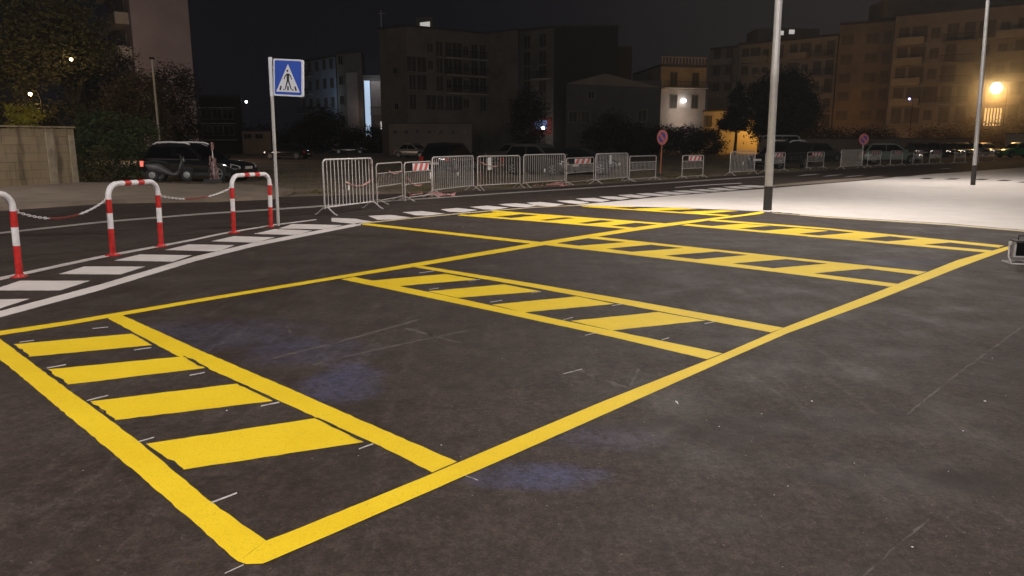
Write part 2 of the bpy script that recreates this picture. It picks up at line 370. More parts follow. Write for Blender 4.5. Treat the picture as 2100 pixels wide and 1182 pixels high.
for (x0, y0, x1, y1) in ((1634, 360.4, 1680, 357), (1686, 361.6, 1725, 358.2), (1729, 363, 1772, 359), (1775, 364.5, 1812, 360.4), (1823, 364.8, 1870, 361.2)):
    flat(mb, [(x0, y0 + .9), (x0 + 14, y0 - 1.6), (x1 + 4, y1 - .3), (x1 - 8, y1 + 1.6)], Z1)
line_strip(mb, [(1384, 385.4), (1461, 379.6), (1521, 376.4)], [(1384, 384.2), (1461, 378.4), (1521, 375.4)], Z1, w)
flat(mb, [(1925, 346.8), (1940, 345.4), (1954, 344.9), (1942, 346.6)], Z1)
struct('white_hatched_strip', mb, M['white'], fix=False)
mb = MB(); flat(mb, [(1540, 386.5), (1600, 378), (1700, 369), (1800, 362), (1830, 364), (1700, 374.6)], Z1 - .0007, .05)
struct('worn_ground_patch', mb, M['pave'], fix=False)
# far edge line of the road
mb = MB(); a = [(-300, 508), (0, 478), (215, 455), (400, 440), (560, 429.5), (640, 424.5), (770, 414), (908, 405), (1040, 396), (1200, 386), (1400, 373), (1569, 361.8)]
line_strip(mb, [(x, y + 1.6) for x, y in a[:6]] + [(x, y + 1.1) for x, y in a[6:]], [(x, y - 1.6) for x, y in a[:6]] + [(x, y - .9) for x, y in a[6:]], Z1, .02)
struct('road_edge_line', mb, M['white_worn'], fix=False)
mb = MB()
line_strip(mb, [(737, 460), (833, 450), (930, 440.5), (1005, 433.5), (1100, 426), (1200, 421.5)], [(737, 457.5), (833, 448), (930, 438.6), (1005, 431.8), (1100, 424.6), (1200, 420.3)], Z2, .01)
struct('beige_edge_line', mb, M['tan_line'], fix=False)

# yellow bay markings
mb = MB()
def LS(a, b, z): line_strip(mb, a, b, z, .006)
LS([(-40, 767), (0, 738.6), (16, 750), (275, 966), (488, 1151)][1:], [(0, 695), (100, 770), (284, 905), (433, 1030), (546, 1109)], Z1)
LS([(-60, 690), (0, 738.6)], [(-60, 660), (0, 695)], Z1)
flat(mb, [(488, 1151), (505, 1157), (539, 1156), (575, 1141), (600, 1089), (546, 1109)], Z2, .004)
LS([(539, 1156), (672, 1099), (960, 973), (1000, 956), (1246, 847), (1487, 739.5), (1613, 684.5), (1800, 615.4), (1964, 550), (2070, 511)],
   [(546, 1109), (575, 1099), (888, 971), (1000, 923), (1230, 826), (1482, 726.4), (1607, 672.5), (1800, 598.7), (1964, 533.5), (2070, 504.7)], Z2 + .0008)
LS([(-60, 699), (0, 688), (143, 666), (400, 621), (700, 571), (860, 546), (1126, 501.4), (1300, 474), (1391, 461.4), (1460, 451.4), (1557, 439.4), (1568, 436.5)],
   [(-60, 690), (0, 679), (143, 658), (400, 614.4), (700, 565), (837, 542), (1106, 497), (1300, 467), (1357, 459.4), (1437, 450), (1523, 440), (1563, 433.7)], Z2)
LS([(218, 651.5), (358, 727), (493, 785), (645, 855), (770, 910), (886, 969)], [(252, 647), (400, 714), (600, 800), (750, 866), (937, 947)], Z1)
LS([(700, 573), (1023, 641), (1250, 690), (1450, 737)], [(726, 568), (883, 600), (1047, 635), (1482, 725)], Z1)
LS([(843, 547), (1094, 590), (1294, 627.5), (1581, 682)], [(867, 545.7), (1090, 581), (1300, 617), (1607, 672.5)], Z1)
LS([(743, 461.4), (1100, 501.4)], [(743, 457), (1108, 496.6)], Z1)
LS([(1108, 501.8), (1300, 523.6), (1586, 557.5), (1824, 588)], [(1120, 496.7), (1300, 517), (1586, 550.5), (1846, 583)], Z1)
LS([(1203, 488.5), (1450, 514), (1700, 541.2), (1882, 563.7)], [(1223, 485.6), (1450, 510), (1700, 536.6), (1901, 557.7)], Z1)
LS([(937, 442), (1120, 456), (1300, 471)], [(947, 439.6), (1120, 452.8), (1312, 468)], Z1)
LS([(1008, 434.8), (1200, 449), (1368, 462)], [(1014, 432), (1200, 446), (1380, 459.5)], Z1)
LS([(1397, 462.4), (1700, 488.8), (2021, 518)], [(1410, 459.4), (1700, 485.2), (2035, 514)], Z1)
LS([(1454, 453), (1700, 471.6), (2048, 508)], [(1462, 450.2), (1700, 468.4), (2060, 504)], Z1)
LS([(1197, 424.5), (1340, 434), (1488, 443.5)], [(1190, 422), (1340, 431.8), (1500, 441.4)], Z1)
for q in [[(25, 706.5), (270.6, 684.5), (312, 708), (59.6, 731.7)], [(96, 758), (374, 731), (421, 754.7), (137.6, 789)], [(183.5, 823.5), (486, 787), (559.6, 822.6), (236, 861.6)],
          [(298, 910.6), (645, 858), (746, 906.5), (376, 963.4)],
          [(764, 575.7), (914, 562), (978.6, 573.4), (818.6, 587)], [(877, 597.7), (1034, 583.4), (1108.6, 597.7), (938.6, 611)], [(1008.6, 625), (1183, 608), (1260, 623.4), (1075, 641)], [(1170, 658.3), (1350, 640), (1447, 657.5), (1255, 678)],
          [(1177, 505), (1286, 496.6), (1343, 501.4), (1237, 511)], [(1291, 517), (1400, 509), (1474, 515.7), (1357, 525)], [(1420, 533), (1537, 523), (1617, 531.4), (1491, 541.4)], [(1574, 551.4), (1700, 540.5), (1795, 549.5), (1665, 561)],
          [(1437, 465.7), (1523, 459), (1580, 463.4), (1506, 469.4)], [(1546, 475), (1634, 468), (1700, 473.7), (1623, 481)], [(1655, 485.5), (1755, 477), (1832, 484), (1742, 492)], [(1806, 496.5), (1889, 490), (1973, 495.4), (1882, 503)],
          [(957, 441), (1026, 435), (1080, 438.5), (1003, 446)], [(1037, 448.6), (1108, 441.5), (1163, 445.5), (1088, 453.5)], [(1111, 454), (1186, 447), (1237, 451), (1174, 459)], [(1194, 460.5), (1271, 452.8), (1312, 456), (1246, 464)],
          [(1197, 421.6), (1262, 421.4), (1306, 424.6), (1237, 426.2)], [(1300, 428), (1384, 426), (1432, 429), (1337, 432.3)], [(1397, 434.5), (1480, 431.4), (1516, 433), (1443, 438.2)]]:
    flat(mb, q, Z1 - .0005)
struct('yellow_bay_markings', mb, M['yellow'], fix=False)

# tar edges beside the yellow stripes, setting-out dashes, seams
mb = MB()
for a, b in (((374, 730), (424, 757)), ((486, 786), (563, 824)), ((646, 856.5), (750, 907)), ((22, 706), (56, 731)), ((94, 758), (134, 789)), ((180, 823), (232, 861)), ((294, 910), (372, 963))):
    line_strip(mb, [a, ((a[0]+b[0])/2, (a[1]+b[1])/2 + 1), b], [(a[0] + 5, a[1]), ((a[0]+b[0])/2 + 6, (a[1]+b[1])/2), (b[0] + 5, b[1] - 1)], Z2 + .001, .02)
struct('tar_edges', mb, M['tar'], fix=False)
mb = MB()
for (x0, y0, x1, y1, t) in ((433, 1031, 486, 1011, 3.2), (736, 921, 766, 910, 2.6), (535, 833, 573, 825, 2.6), (389, 770, 420, 764, 2), (284, 906, 316, 897, 2.4), (178, 822, 222, 811, 2.2), (96, 755, 135, 748, 2), (275, 718, 310, 713, 1.8), (190, 674, 222, 671, 1.4),
     (461, 1176, 500, 1158, 2.4), (955, 976, 980, 985, 2), (40, 702, 70, 698, 1.4), (860, 560, 890, 556, 1), (960, 577, 985, 573, 1), (880, 594, 900, 591, 1), (1090, 601, 1110, 598, 1), (1005, 620, 1030, 616, 1.2), (1255, 627, 1275, 624, 1.2), (1155, 656, 1175, 651, 1.3),
     (1445, 664, 1466, 660, 1.3), (1200, 688, 1222, 683, 1.3), (1357, 697, 1372, 693, 1.4), (1385, 823, 1391, 828, 2.6), (1155, 767, 1194, 757, 1.2)):
    line_strip(mb, [(x0, y0 + t / 2), (x1, y1 + t / 2)], [(x0, y0 - t / 2), (x1, y1 - t / 2)], Z2, .012)
struct('chalk_dashes', mb, M['chalk'], fix=False)
mb = MB()
for pl, t in (([(1140, 741), (1265, 790), (1385, 826)], 1.3), ([(560, 735), (700, 700), (815, 668), (860, 655)], 1.2), ([(640, 748), (760, 720), (900, 690), (960, 678)], 1), ([(830, 674), (945, 703)], 1),
              ([(2100, 668), (1960, 770), (1860, 850)], 1.5), ([(590, 668), (600, 690)], .5), ([(1770, 1182), (1850, 1110), (1905, 1065)], 1.8), ([(1290, 800), (1310, 755)], .8)):
    line_strip(mb, [(x, y + t) for x, y in pl], [(x, y - t) for x, y in pl], .0208, .05)
struct('paving_seams', mb, M['seam'], fix=False)
mb = MB()
for (x, y, s) in [(905, 913, 4), (1665, 823, 5), (2020, 823, 6), (1975, 884, 4), (1871, 1122, 6), (1562, 849, 3), (1475, 875, 3), (1616, 997, 3), (1588, 1015, 2.5), (945, 936, 2.5), (465, 842, 4.5), (1122, 1037, 2), (1146, 1075, 2), (205, 1120, 2), (335, 965, 2),
                  (949, 467, 2.5), (2035, 735, 2.5), (1752, 950, 2.5), (1945, 967, 2.5), (1030, 735, 2), (735, 935, 2.5), (640, 940, 2), (170, 965, 2)] + [(random.uniform(900, 2080), random.uniform(700, 1170), random.uniform(.8, 1.8)) for _ in range(70)]:
    p = G(x, y, .02); r = s * p.y / FL * .45
    for k in range(1):
        mb.lathe([(r, 0), (r * .9, r * .25), (r * .4, r * .45)], p, 'z', 7)
tag(mb.build('pebbles', M['paper']), 'scattered pale grit on the dark asphalt', 'grit', kind='stuff')

# ------------------------------------------------------------------ hoop guards and chains
def hoop(pa, pb, label, z0=.02):
    d = pb - pa; d.z = 0; Wd = d.length; rz = math.atan2(d.y, d.x)
    r = thing('hoop_guard', label, 'hoop barrier', (pa.x, pa.y, z0), rz, 'red and white hoop guards along the hatched strip')
    r.rotation_euler = (.026 * math.sin(rz), .026 * math.cos(rz), rz)
    H = 1.0; R0 = .17; T = .038
    pts = [((0, z), 'r' if z < .38 else 'w' if z < .6 else 'r') for z in (0, .1, .2, .3, .38)]
    path = [(0, 0), (0, .38), (0, .60), (0, .79)]
    cols = [0, 1, 0]
    arc = [(R0 - R0 * math.cos(R(a)), H - R0 + R0 * math.sin(R(a))) for a in range(0, 91, 15)]
    path += arc; cols += [1] * len(arc)
    xs = [Wd * .36, Wd * .51, Wd * .66, Wd - R0]
    x0 = R0; path += [(Wd * .30, H), (Wd * .43, H), (Wd * .57, H), (Wd * .70, H)]; cols += [1, 0, 1, 0]
    arc2 = [(Wd - R0 + R0 * math.sin(R(a)), H - R0 + R0 * math.cos(R(a))) for a in range(0, 91, 15)]
    path += arc2; cols += [1] * len(arc2)
    path += [(Wd, .79), (Wd, .60), (Wd, .38), (Wd, 0)]; cols += [1, 0, 1, 0]
    m = MB(); m.tube([(x, 0, z) for x, z in path], T, 16)
    k = 0
    for i in range(len(path) - 1):
        for j in range(16): m.m[i * 16 + j] = cols[i]
    m.m[-1] = 0; m.m[-2] = 0
    m.build('rail', [M['red'], M['wht']], r, smooth=True)
    for x in (0, Wd):
        q = MB(); q.lathe([(.10, 0), (.10, .008), (.06, .012), (.045, .04)], (x, 0, 0), 'z', 20); q.build('base_plate', M['red'], r, smooth=True)
    for x, sg in ((0, -1), (Wd, 1)):
        q = MB(); q.tube([(x + sg * .035, 0, .80), (x + sg * .07, 0, .80), (x + sg * .07, 0, .765)], .008, 6); q.build('chain_hook', M['wht'], r)
    return r
h1b = G(41, 571); h1a = h1b + Vector((-.28, -.98, 0))
h2a, h2b = G(232, 527), G(331, 508); h3a, h3b = G(480, 480), G(556, 467)
hoop(h1a, h1b, 'nearest red and white hoop guard, cut off by the left edge of the photo')
hoop(h2a, h2b, 'red and white hoop guard with a chain hanging from both of its legs')
hoop(h3a, h3b, 'farthest red and white hoop guard, standing beside the pedestrian crossing sign post')

def chain(a, b, sag, label):
    m = MB(); L = (b - a).length; n = int(L * 1.02 / .042)
    pt = lambda t: a.lerp(b, t) + Vector((0, 0, -sag * 4 * t * (1 - t)))
    d = (b - a).normalized()
    for i in range(n):
        t = (i + .5) / n; c = pt(t); e = (pt(min(1, t + .01)) - pt(max(0, t - .01))).normalized()
        s = e.cross(Vector((0, 0, 1))).normalized() if i % 2 else e.cross(e.cross(Vector((0, 0, 1)))).normalized()
        m.cur = 1 if .33 < t < .68 else 0
        ring = [c + e * (.028 * math.cos(q)) + s * (.012 * math.sin(q)) for q in [2 * math.pi * k / 8 for k in range(8)]]
        m.tube(ring, .0055, 5, closed=True)
    o = m.build('chain', [M['wht'], M['chainred']]); return tag(o, label, 'chain', 'plastic chains between the hoop guards')
def off(p, q, d=.07): v = (q - p).normalized() * d; return p + v
c0 = Vector((0, 0, .79))
chain(off(h1b, h2a) + c0, off(h2a, h1b) + c0, .15, 'white and red plastic chain hanging between the two nearest hoop guards')
chain(off(h2b, h3a) + c0, off(h3a, h2b) + c0, .10, 'white and red plastic chain hanging towards the hoop guard by the sign post')

# ------------------------------------------------------------------ pedestrian crossing sign
sp = G(571, 463, .02); tp = P(554, 120, sp.y)
r = thing('crossing_sign', 'tall blue and white pedestrian crossing sign on a slim grey post', 'road sign', tuple(sp))
v = tp - sp; m = MB(); m.tube([(0, 0, 0), tuple(v)], .03, 14); m.lathe([(.033, v.z), (.03, v.z + .02)], (v.x, v.y, 0), 'z', 14); m.build('post', M['polemetal'], r, smooth=True)
PW, PH = .57, .66; yaw = R(-8)
pan = MB()
def sq(mbx, pts, y, c, t=.002):             # polygon in panel plane (x right, z up) standing t proud of y
    mbx.cur = c; mbx.prism([(x, y, z) for x, z in pts], (0, -t, 0))
def rr(x0, x1, z0, z1, q):
    o = []
    for cx_, cz_, a0 in ((x1 - q, z1 - q, 0), (x0 + q, z1 - q, 90), (x0 + q, z0 + q, 180), (x1 - q, z0 + q, 270)):
        for a in range(0, 91, 18): o.append((cx_ + q * math.cos(R(a0 + a)), cz_ + q * math.sin(R(a0 + a))))
    return o
pan.cur = 0; pan.prism([(x, .03, z) for x, z in rr(0, PW, 0, PH, .03)], (0, -.06, 0))
sq(pan, rr(.028, PW - .028, .028, PH - .028, .03), -.03, 1)
tri = [(.055, .075), (PW - .055, .075), (PW / 2, .575)]
sq(pan, tri, -.032, 0)
cx0 = PW / 2
def seg(x0, z0, x1, z1, w0, w1, c=2):
    d = Vector((x1 - x0, z1 - z0)).normalized(); n = Vector((-d.y, d.x))
    sq(pan, [(x0 + n.x*w0, z0 + n.y*w0), (x1 + n.x*w1, z1 + n.y*w1), (x1 - n.x*w1, z1 - n.y*w1), (x0 - n.x*w0, z0 - n.y*w0)], -.034 - random.random() * .002, c)
sq(pan, [(cx0 - .01 + .018 * math.cos(R(a)), .452 + .02 * math.sin(R(a))) for a in range(0, 360, 30)], -.034, 2)
seg(cx0, .405, cx0, .27, .026, .022); seg(cx0 - .01, .40, cx0 - .06, .35, .011, .009); seg(cx0 - .058, .355, cx0 - .07, .30, .009, .007)
seg(cx0 + .01, .40, cx0 + .055, .36, .011, .009); seg(cx0 + .053, .362, cx0 + .07, .30, .009, .007)
seg(cx0 - .008, .285, cx0 - .055, .12, .014, .009); seg(cx0 + .008, .285, cx0 + .065, .12, .014, .009)
seg(cx0 - .132, .18, cx0 - .155, .105, .014, .016); seg(cx0 + .132, .18, cx0 + .158, .105, .014, .016); seg(cx0, .18, cx0, .105, .014, .016)
seg(cx0 - .085, .125, cx0 - .07, .105, .008, .012); seg(cx0 + .085, .13, cx0 + .10, .105, .008, .012)
po = pan.build('sign_panel', [M['signwhite'], M['blue'], M['black']], r)
po.location = (v.x + .035, v.y, v.z - PH - .005); po.rotation_euler = (0, R(3.1), yaw)
m = MB(); m.tube([(v.x * (1 - (PH + .02) / v.z), v.y, v.z - PH - .02), (v.x, v.y, v.z + .01)], .036, 14); m.build('channel', M['signwhite'], r, smooth=True)
for k in (.12, .5):
    m = MB(); zz = v.z - PH + k; xx = v.x * zz / v.z; m.tube([(xx - .04, 0, zz), (xx + .08, 0, zz)], .012, 6); m.build('clamp', M['galv'], r)

# ------------------------------------------------------------------ barriers
def barrier(kind, a, b, ytop, label, tagp=None, tape=0, plate=False, mt='galv', bagx=None):
    A, B = G(*a), G(*b); d = B - A; Wd = d.length; rz = math.atan2(d.y, d.x)
    H = max(.9, min(1.2, P(a[0], ytop, A.y).z)); r = thing('crowd_barrier', label, 'barrier', (A.x, A.y, .0 if A.y > 20 else .02), rz, 'steel crowd barriers along the far road edge')
    mm = M[mt]; tr = .019; q = .09
    def fr(z0, z1, x0, x1):
        o = []
        for cx_, cz_, a0 in ((x1 - q, z1 - q, 90), (x0 + q, z1 - q, 180)):
            pass
        o = [(x0, 0, z0)]
        for k in range(0, 91, 18): o.append((x0 + q - q * math.cos(R(k)), 0, z1 - q + q * math.sin(R(k))))
        for k in range(0, 91, 18): o.append((x1 - q + q * math.sin(R(k)), 0, z1 - q + q * math.cos(R(k))))
        o.append((x1, 0, z0)); return o
    f = MB()
    if kind == 'tall':
        f.tube(fr(.14, H, 0, Wd), tr, 8); f.tube([(0, 0, .17), (Wd, 0, .17)], tr * .9, 8)
        f.build('frame', mm, r, smooth=True)
        n = max(8, int(Wd / .125)); br = MB()
        for i in range(1, n):
            x = Wd * i / n; bend = .012 * random.uniform(-1, 1); br.tube([(x, 0, .17), (x + bend, 0, .6), (x, 0, H - .01)], .010 if A.y < 17 else .0075, 5, caps=False)
        br.build('bars', mm, r)
    else:
        f.tube(fr(.02, H, 0, Wd), tr * .9, 8); f.tube([(0, 0, H * .76), (Wd, 0, H * .76)], tr * .7, 6)
        f.tube([(0, 0, H * .40), (q, 0, H * .44), (Wd - q, 0, H * .44), (Wd, 0, H * .40)], tr * .7, 6); f.tube([(0, 0, .10), (Wd, 0, .10)], tr * .7, 6)
        f.build('frame', mm, r, smooth=True)
        n = max(7, int(Wd / .10)); br = MB()
        for i in range(1, n):
            x = Wd * i / n; br.tube([(x, 0, H * .44), (x, 0, H * .76)], .006, 5, caps=False)
        br.build('bars', mm, r)
    for x in (Wd * .02, Wd * .98):
        ft = MB(); zt = .17 if kind == 'tall' else .12
        ft.tube([(x, -.30, .012), (x, -.24, .03), (x, -.05, zt), (x, .05, zt), (x, .24, .03), (x, .30, .012)], .016, 7); ft.build('foot', mm, r, smooth=True)
    if plate:
        p = MB(); x0, x1 = Wd * .27, Wd * .86; z0, z1 = H * .775, H * .965; p.cur = 0; p.box(x0, x1, -.03, -.022, z0, z1)
        p.cur = 1; n = 3; w_ = (x1 - x0) / (2 * n)
        for i in range(n):
            xa = x0 + w_ * (2 * i + .5); s_ = .35 * w_
            p.prism([(xa - s_ + .0, -.03, z0 + .004), (xa - s_ + w_, -.03, z0 + .004), (min(x1 - .002, xa + s_ + w_), -.03, z1 - .004), (xa + s_, -.03, z1 - .004)], (0, -.003, 0))
        p.build('warning_plate', [M['wht'], M['pink']], r)
    if tagp:
        for (tx, tz, w_, h_) in tagp:
            p = MB(); x = Wd * tx; z = H * tz
            p.prism([(x - w_/2, -.024, z - h_/2), (x + w_/2, -.024, z - h_/2 + .01), (x + w_ * .42, -.024, z + h_/2), (x - w_/2, -.024, z + h_/2 - .008)], (0, -.003, 0)); p.build('paper_tag', M['paper'], r)
    for k in range(tape):
        t = MB(); x = random.choice((.03, .97)) * Wd; rnd = random.uniform
        if k == 0:
            pts = [(x + rnd(-.05, .05), rnd(-.05, .03), H * (1 - i / 9.)) for i in range(9)]
        else:
            x1 = Wd - x; z = rnd(.45, .85) * H; sag_ = rnd(-.01, .045); pts = [(x + (x1 - x) * i / 10 * .6, -.03 - rnd(0, .02), z - (.10 * math.sin(math.pi * i / 10) + sag_ * i) * H) for i in range(11)]
        for i in range(len(pts) - 1):
            p0, p1 = Vector(pts[i]), Vector(pts[i+1]); u = Vector((rnd(.005, .02), .008, rnd(.004, .018)))
            t.add([p0 - u, p0 + u, p1 + u, p1 - u], [(0, 1, 2, 3)])
        t.build('tape', M['tape'], r)
    return r
BARS = [
 ('tall', (667, 444), (766, 430), 328, 'nearest steel crowd barrier with close upright bars and one white tag', [(.47, .47, .07, .13)], 2, False, 'galv'),
 ('low', (774, 422), (826, 412), 338, 'low steel barrier without a plate, tied beside the nearest tall barrier', None, 2, False, 'galv_warm'),
 ('low', (831, 414), (886, 406), 334, 'low steel barrier with a red and white plate and a tape heap at its foot', [(.93, .62, .10, .2)], 2, True, 'galv_warm'),
 ('tall', (888, 402), (971, 391), 323, 'tall steel barrier just right of the tape heap, black car behind it', [(.58, .52, .08, .12)], 1, False, 'galv'),
 ('tall', (980, 391), (1066, 386), 321, 'tall steel barrier with a long white bag hanging on its left part', [(.26, .78, .17, .42)], 2, False, 'galv_warm'),
 ('tall', (1074, 385.5), (1158, 379), 318, 'tall steel barrier in front of the dark grey car, small tag at mid height', [(.48, .5, .09, .14)], 1, False, 'galv_warm'),
 ('low', (1161, 380), (1217, 374), 325, 'low barrier with a striped plate between two tall barriers, black car behind', None, 1, True, 'galv_warm'),
 ('tall', (1221, 378.5), (1286, 372), 316, 'tall steel barrier with a white panel hanging from its top rail', [(.42, .8, .2, .36)], 0, False, 'galv'),
 ('low', (1290, 373), (1344, 369), 321, 'low steel barrier without a plate just left of the oval-looking no-parking sign', None, 1, False, 'galv'),
 ('low', (1398, 367), (1441, 364.5), 319.6, 'lone low barrier with a striped plate standing right of the first no-parking sign', None, 1, True, 'galv_warm'),
 ('tall', (1496, 361), (1546, 358), 311.5, 'lone tall barrier left of the big lamp post, small tag in its middle', [(.5, .5, .12, .15)], 0, False, 'galv'),
 ('low', (1568, 354), (1608, 351), 314, 'low barrier with a striped plate half hidden behind the big lamp post', None, 0, True, 'galv_warm'),
 ('low', (1654, 347.5), (1688, 346), 312.5, 'low barrier with a striped plate right behind the parked black car', None, 0, True, 'galv_warm'),
 ('tall', (1723, 348), (1767, 345.5), 308, 'dusty tall barrier with loose tape, left of the round no-parking sign', None, 2, False, 'galv_warm'),
 ('low', (1778, 344), (1804.6, 342), 309.5, 'low barrier with a striped plate in front of the rear of the pale green car', None, 0, True, 'galv_warm'),
 ('low', (1825, 341), (1849, 340), 309.5, 'low barrier with a faded plate in front of the middle of the pale green car', None, 1, True, 'galv_warm'),
 ('low', (1871.6, 339.5), (1890, 338.5), 309.5, 'low barrier by the glinting front of the pale green car', None, 0, True, 'galv_warm'),
 ('low', (1905, 338), (1928, 336.5), 308.5, 'small far barrier with a faded plate, midway between pale green car and thin lamp post', None, 0, True, 'galv_warm'),
 ('low', (1956, 336.5), (1978, 335.5), 308, 'small far barrier without a plate just left of the thin lamp post', None, 0, False, 'galv_warm'),
 ('low', (2006, 335), (2037, 333.5), 305.5, 'farthest barrier, wrapped in pink tape, right of the thin lamp post', None, 2, False, 'galv_warm'),
]
for kd, a, b, yt, lb, tg, tp_, pl_, mt in BARS: barrier(kd, a, b, yt, lb, tg, tp_, pl_, mt)
# heaps of tape lying by the feet
def tape_heap(px, py, w, label):
    c = G(px, py); t = MB()
    for k in range(26):
        p0 = c + Vector((random.gauss(0, w), random.gauss(0, w * .5), abs(random.gauss(0, .05)) + .03)); p1 = p0 + Vector((random.uniform(-.2, .2), random.uniform(-.1, .1), random.uniform(-.02, .04)))
        u = Vector((random.uniform(-.02, .02), .02, random.uniform(.01, .03))); t.add([p0 - u, p0 + u, p1 + u, p1 - u], [(0, 1, 2, 3)])
    t.tube([(c.x - w, c.y, .03), (c.x, c.y - .05, .05), (c.x + w, c.y, .03)], .012, 5); tag(t.build('tape_heap', M['tape']), label, 'barrier tape', 'heaps of barrier tape at the barrier feet')
tape_heap(893, 404, .30, 'heap of red and white tape beside the low plated barrier')
tape_heap(1140, 382, .35, 'heap of red and white tape below the barrier in front of the dark grey car')
#tape_heap(1045, 388, .25, 'thin heap of tape below the barrier with the long white bag')

# ------------------------------------------------------------------ no parking signs
def nopark(px, pyc, base, dia, yaw, label, postm):
    b = G(px - 4, base); c = P(px, pyc, b.y)
    r = thing('no_parking_sign', label, 'road sign', (b.x, b.y, 0), 0, 'round no-parking signs')
    m = MB(); m.tube([(0, 0, 0), (c.x - b.x, 0, c.z)], .028, 8); m.build('post', postm, r, smooth=True)
    m = MB(); m.lathe([(.28, 0), (.26, .05), (.1, .09)], (0, 0, 0), 'z', 12); m.build('base', M['plastic'], r, smooth=True)
    R0 = dia / 2; d = MB(); n = 28
    ci = lambda q: [(q * math.cos(2*math.pi*k/n), q * math.sin(2*math.pi*k/n)) for k in range(n)]
    d.cur = 0; d.prism([(x, .015, z) for x, z in ci(R0)], (0, -.03, 0))
    d.cur = 1; d.prism([(x, -.015, z) for x, z in ci(R0 * .66)], (0, -.003, 0))
    d.cur = 0; w_ = R0 * .13; e = R0 * .47; d.prism([(-e - w_, -.018, e - w_), (-e + w_, -.018, e + w_), (e + w_, -.018, -e + w_), (e - w_, -.018, -e - w_)], (0, -.003, 0))
    o = d.build('sign_disc', [M['noparkred'], M['noparkblue']], r); o.location = (c.x - b.x, -.04, c.z); o.rotation_euler = (0, 0, yaw)
    return r
M['noparkred'] = mat('red_sheeting', (.72, .22, .20), .45, var=.1); M['noparkblue'] = mat('blue_round_sheeting', (.10, .10, .45), .45, var=.1)
M['orangepost'] = mat('orange_red_post', (.42, .12, .06), .6)  # whole post coloured orange-red
nopark(1358, 282, 361, .70, R(-58), 'no-parking sign turned sideways so its disc looks oval, on an orange-red post', M['orangepost'])
nopark(1771, 286, 342, .72, R(15), 'round no-parking sign facing the camera, left of the pale green car', M['galv'])

# ------------------------------------------------------------------ tall lamp posts
def floodspot(loc, target, power, ang=150, blend=.6, col=(1, .93, .87), size=.25):
    l = bpy.data.lights.new('floodlight_beam', 'SPOT'); l.energy = power; l.spot_size = R(ang); l.spot_blend = blend; l.color = col; l.shadow_soft_size = size
    o = bpy.data.objects.new('floodlight_beam', l); COL.objects.link(o); o.location = loc
    o.rotation_euler = (Vector(target) - Vector(loc)).to_track_quat('-Z', 'Y').to_euler(); return o
def lamp_post(base, lean, H, r0, r1, label, aims, power, sl=.6, seen=True):
    r = thing('lamp_post', label, 'lamp post', tuple(base), 0, 'tall floodlight posts around the car park')
    top = Vector((lean, 0, H)); at = lambda z: (top.x * z / H, 0, z)
    m = MB(); m.tube([at(0), at(2.9), at(2.95), at(3.3), at(3.35), at(H)], [r0, r0 * .95, r0 * 1.01, r0 * .99, r0 * .92, r1], 20); m.build('pole', M['polemetal'], r, smooth=True)
    m = MB(); m.tube([at(-.01), at(sl)], [r0 * 1.10, r0 * 1.07], 20); m.build('base_sleeve', M['sleeve'], r, smooth=True)
    m = MB(); m.tube([(top.x - .9, 0, H - .15), (top.x + .9, 0, H - .15)], .04, 8); m.build('crossbar', M['polemetal'], r)
    for i, a in enumerate(aims):
        x = top.x - .7 + 1.4 * i / max(1, len(aims) - 1); t = Vector(a) - (Vector(base) + Vector((x, 0, H))); rz = math.atan2(t.y, t.x) - math.pi / 2
        m = MB(); m.box(-.25, .25, -.18, .18, -.04, .05); m.box(-.06, .06, -.2, -.14, -.12, .16); h = m.build('lamp_head', M['plastic'], r); h.location = (x, .0, H + .02); h.rotation_euler = (0, 0, rz)
        m = MB(); m.box(-.22, .22, -.15, .15, -.052, -.041); m.build('lens', M['e_flood'], h)
        floodspot(Vector(base) + Vector((x, 0, H - .12)), a, power)
    return r
POWER = 3000
b1 = G(1573.5, 433); t1 = P(1597, 0, b1.y)
lamp_post(b1, (t1.x - b1.x) / t1.z * 10 , 10, .090, .062, 'big grey lamp post with a black base at the corner of the yellow bays', [(-2, 9, 0), (6, 6, 0), (2, 27, 0)], POWER, .58)
b2 = G(1995, 381); t2 = P(2026, 0, b2.y)
lamp_post(b2, (t2.x - b2.x) / t2.z * 10, 10, .074, .042, 'thinner grey lamp post with a black base standing on the cream ground', [(14, 20, 0), (24, 22, 0), (18, 45, 0)], POWER * .85, .75)
lamp_post(Vector((-7.5, -5, .02)), 0, 10, .11, .06, 'added unseen lamp post behind the camera at the left, lighting the hoop guards', [(-5, 10, 0), (-1, 7, 0)], POWER * 1.9, .58)  # unseen post added to light the foreground and hoops
lamp_post(Vector((11, -3, .02)), 0, 10, .11, .06, 'added unseen lamp post behind the camera at the right, lighting the bays', [(6, 9, 0), (2, 9, 0)], POWER * 1.25, .58)  # another post added out of view to light the bays
lamp_post(Vector((-20, 14, .02)), 0, 10, .11, .06, 'added unseen lamp post left of the view by the old stone wall', [(-8, 18, 0), (-22, 45, 7)], POWER * 1.1, .58)  # unseen post added for light on the wall side and left trees

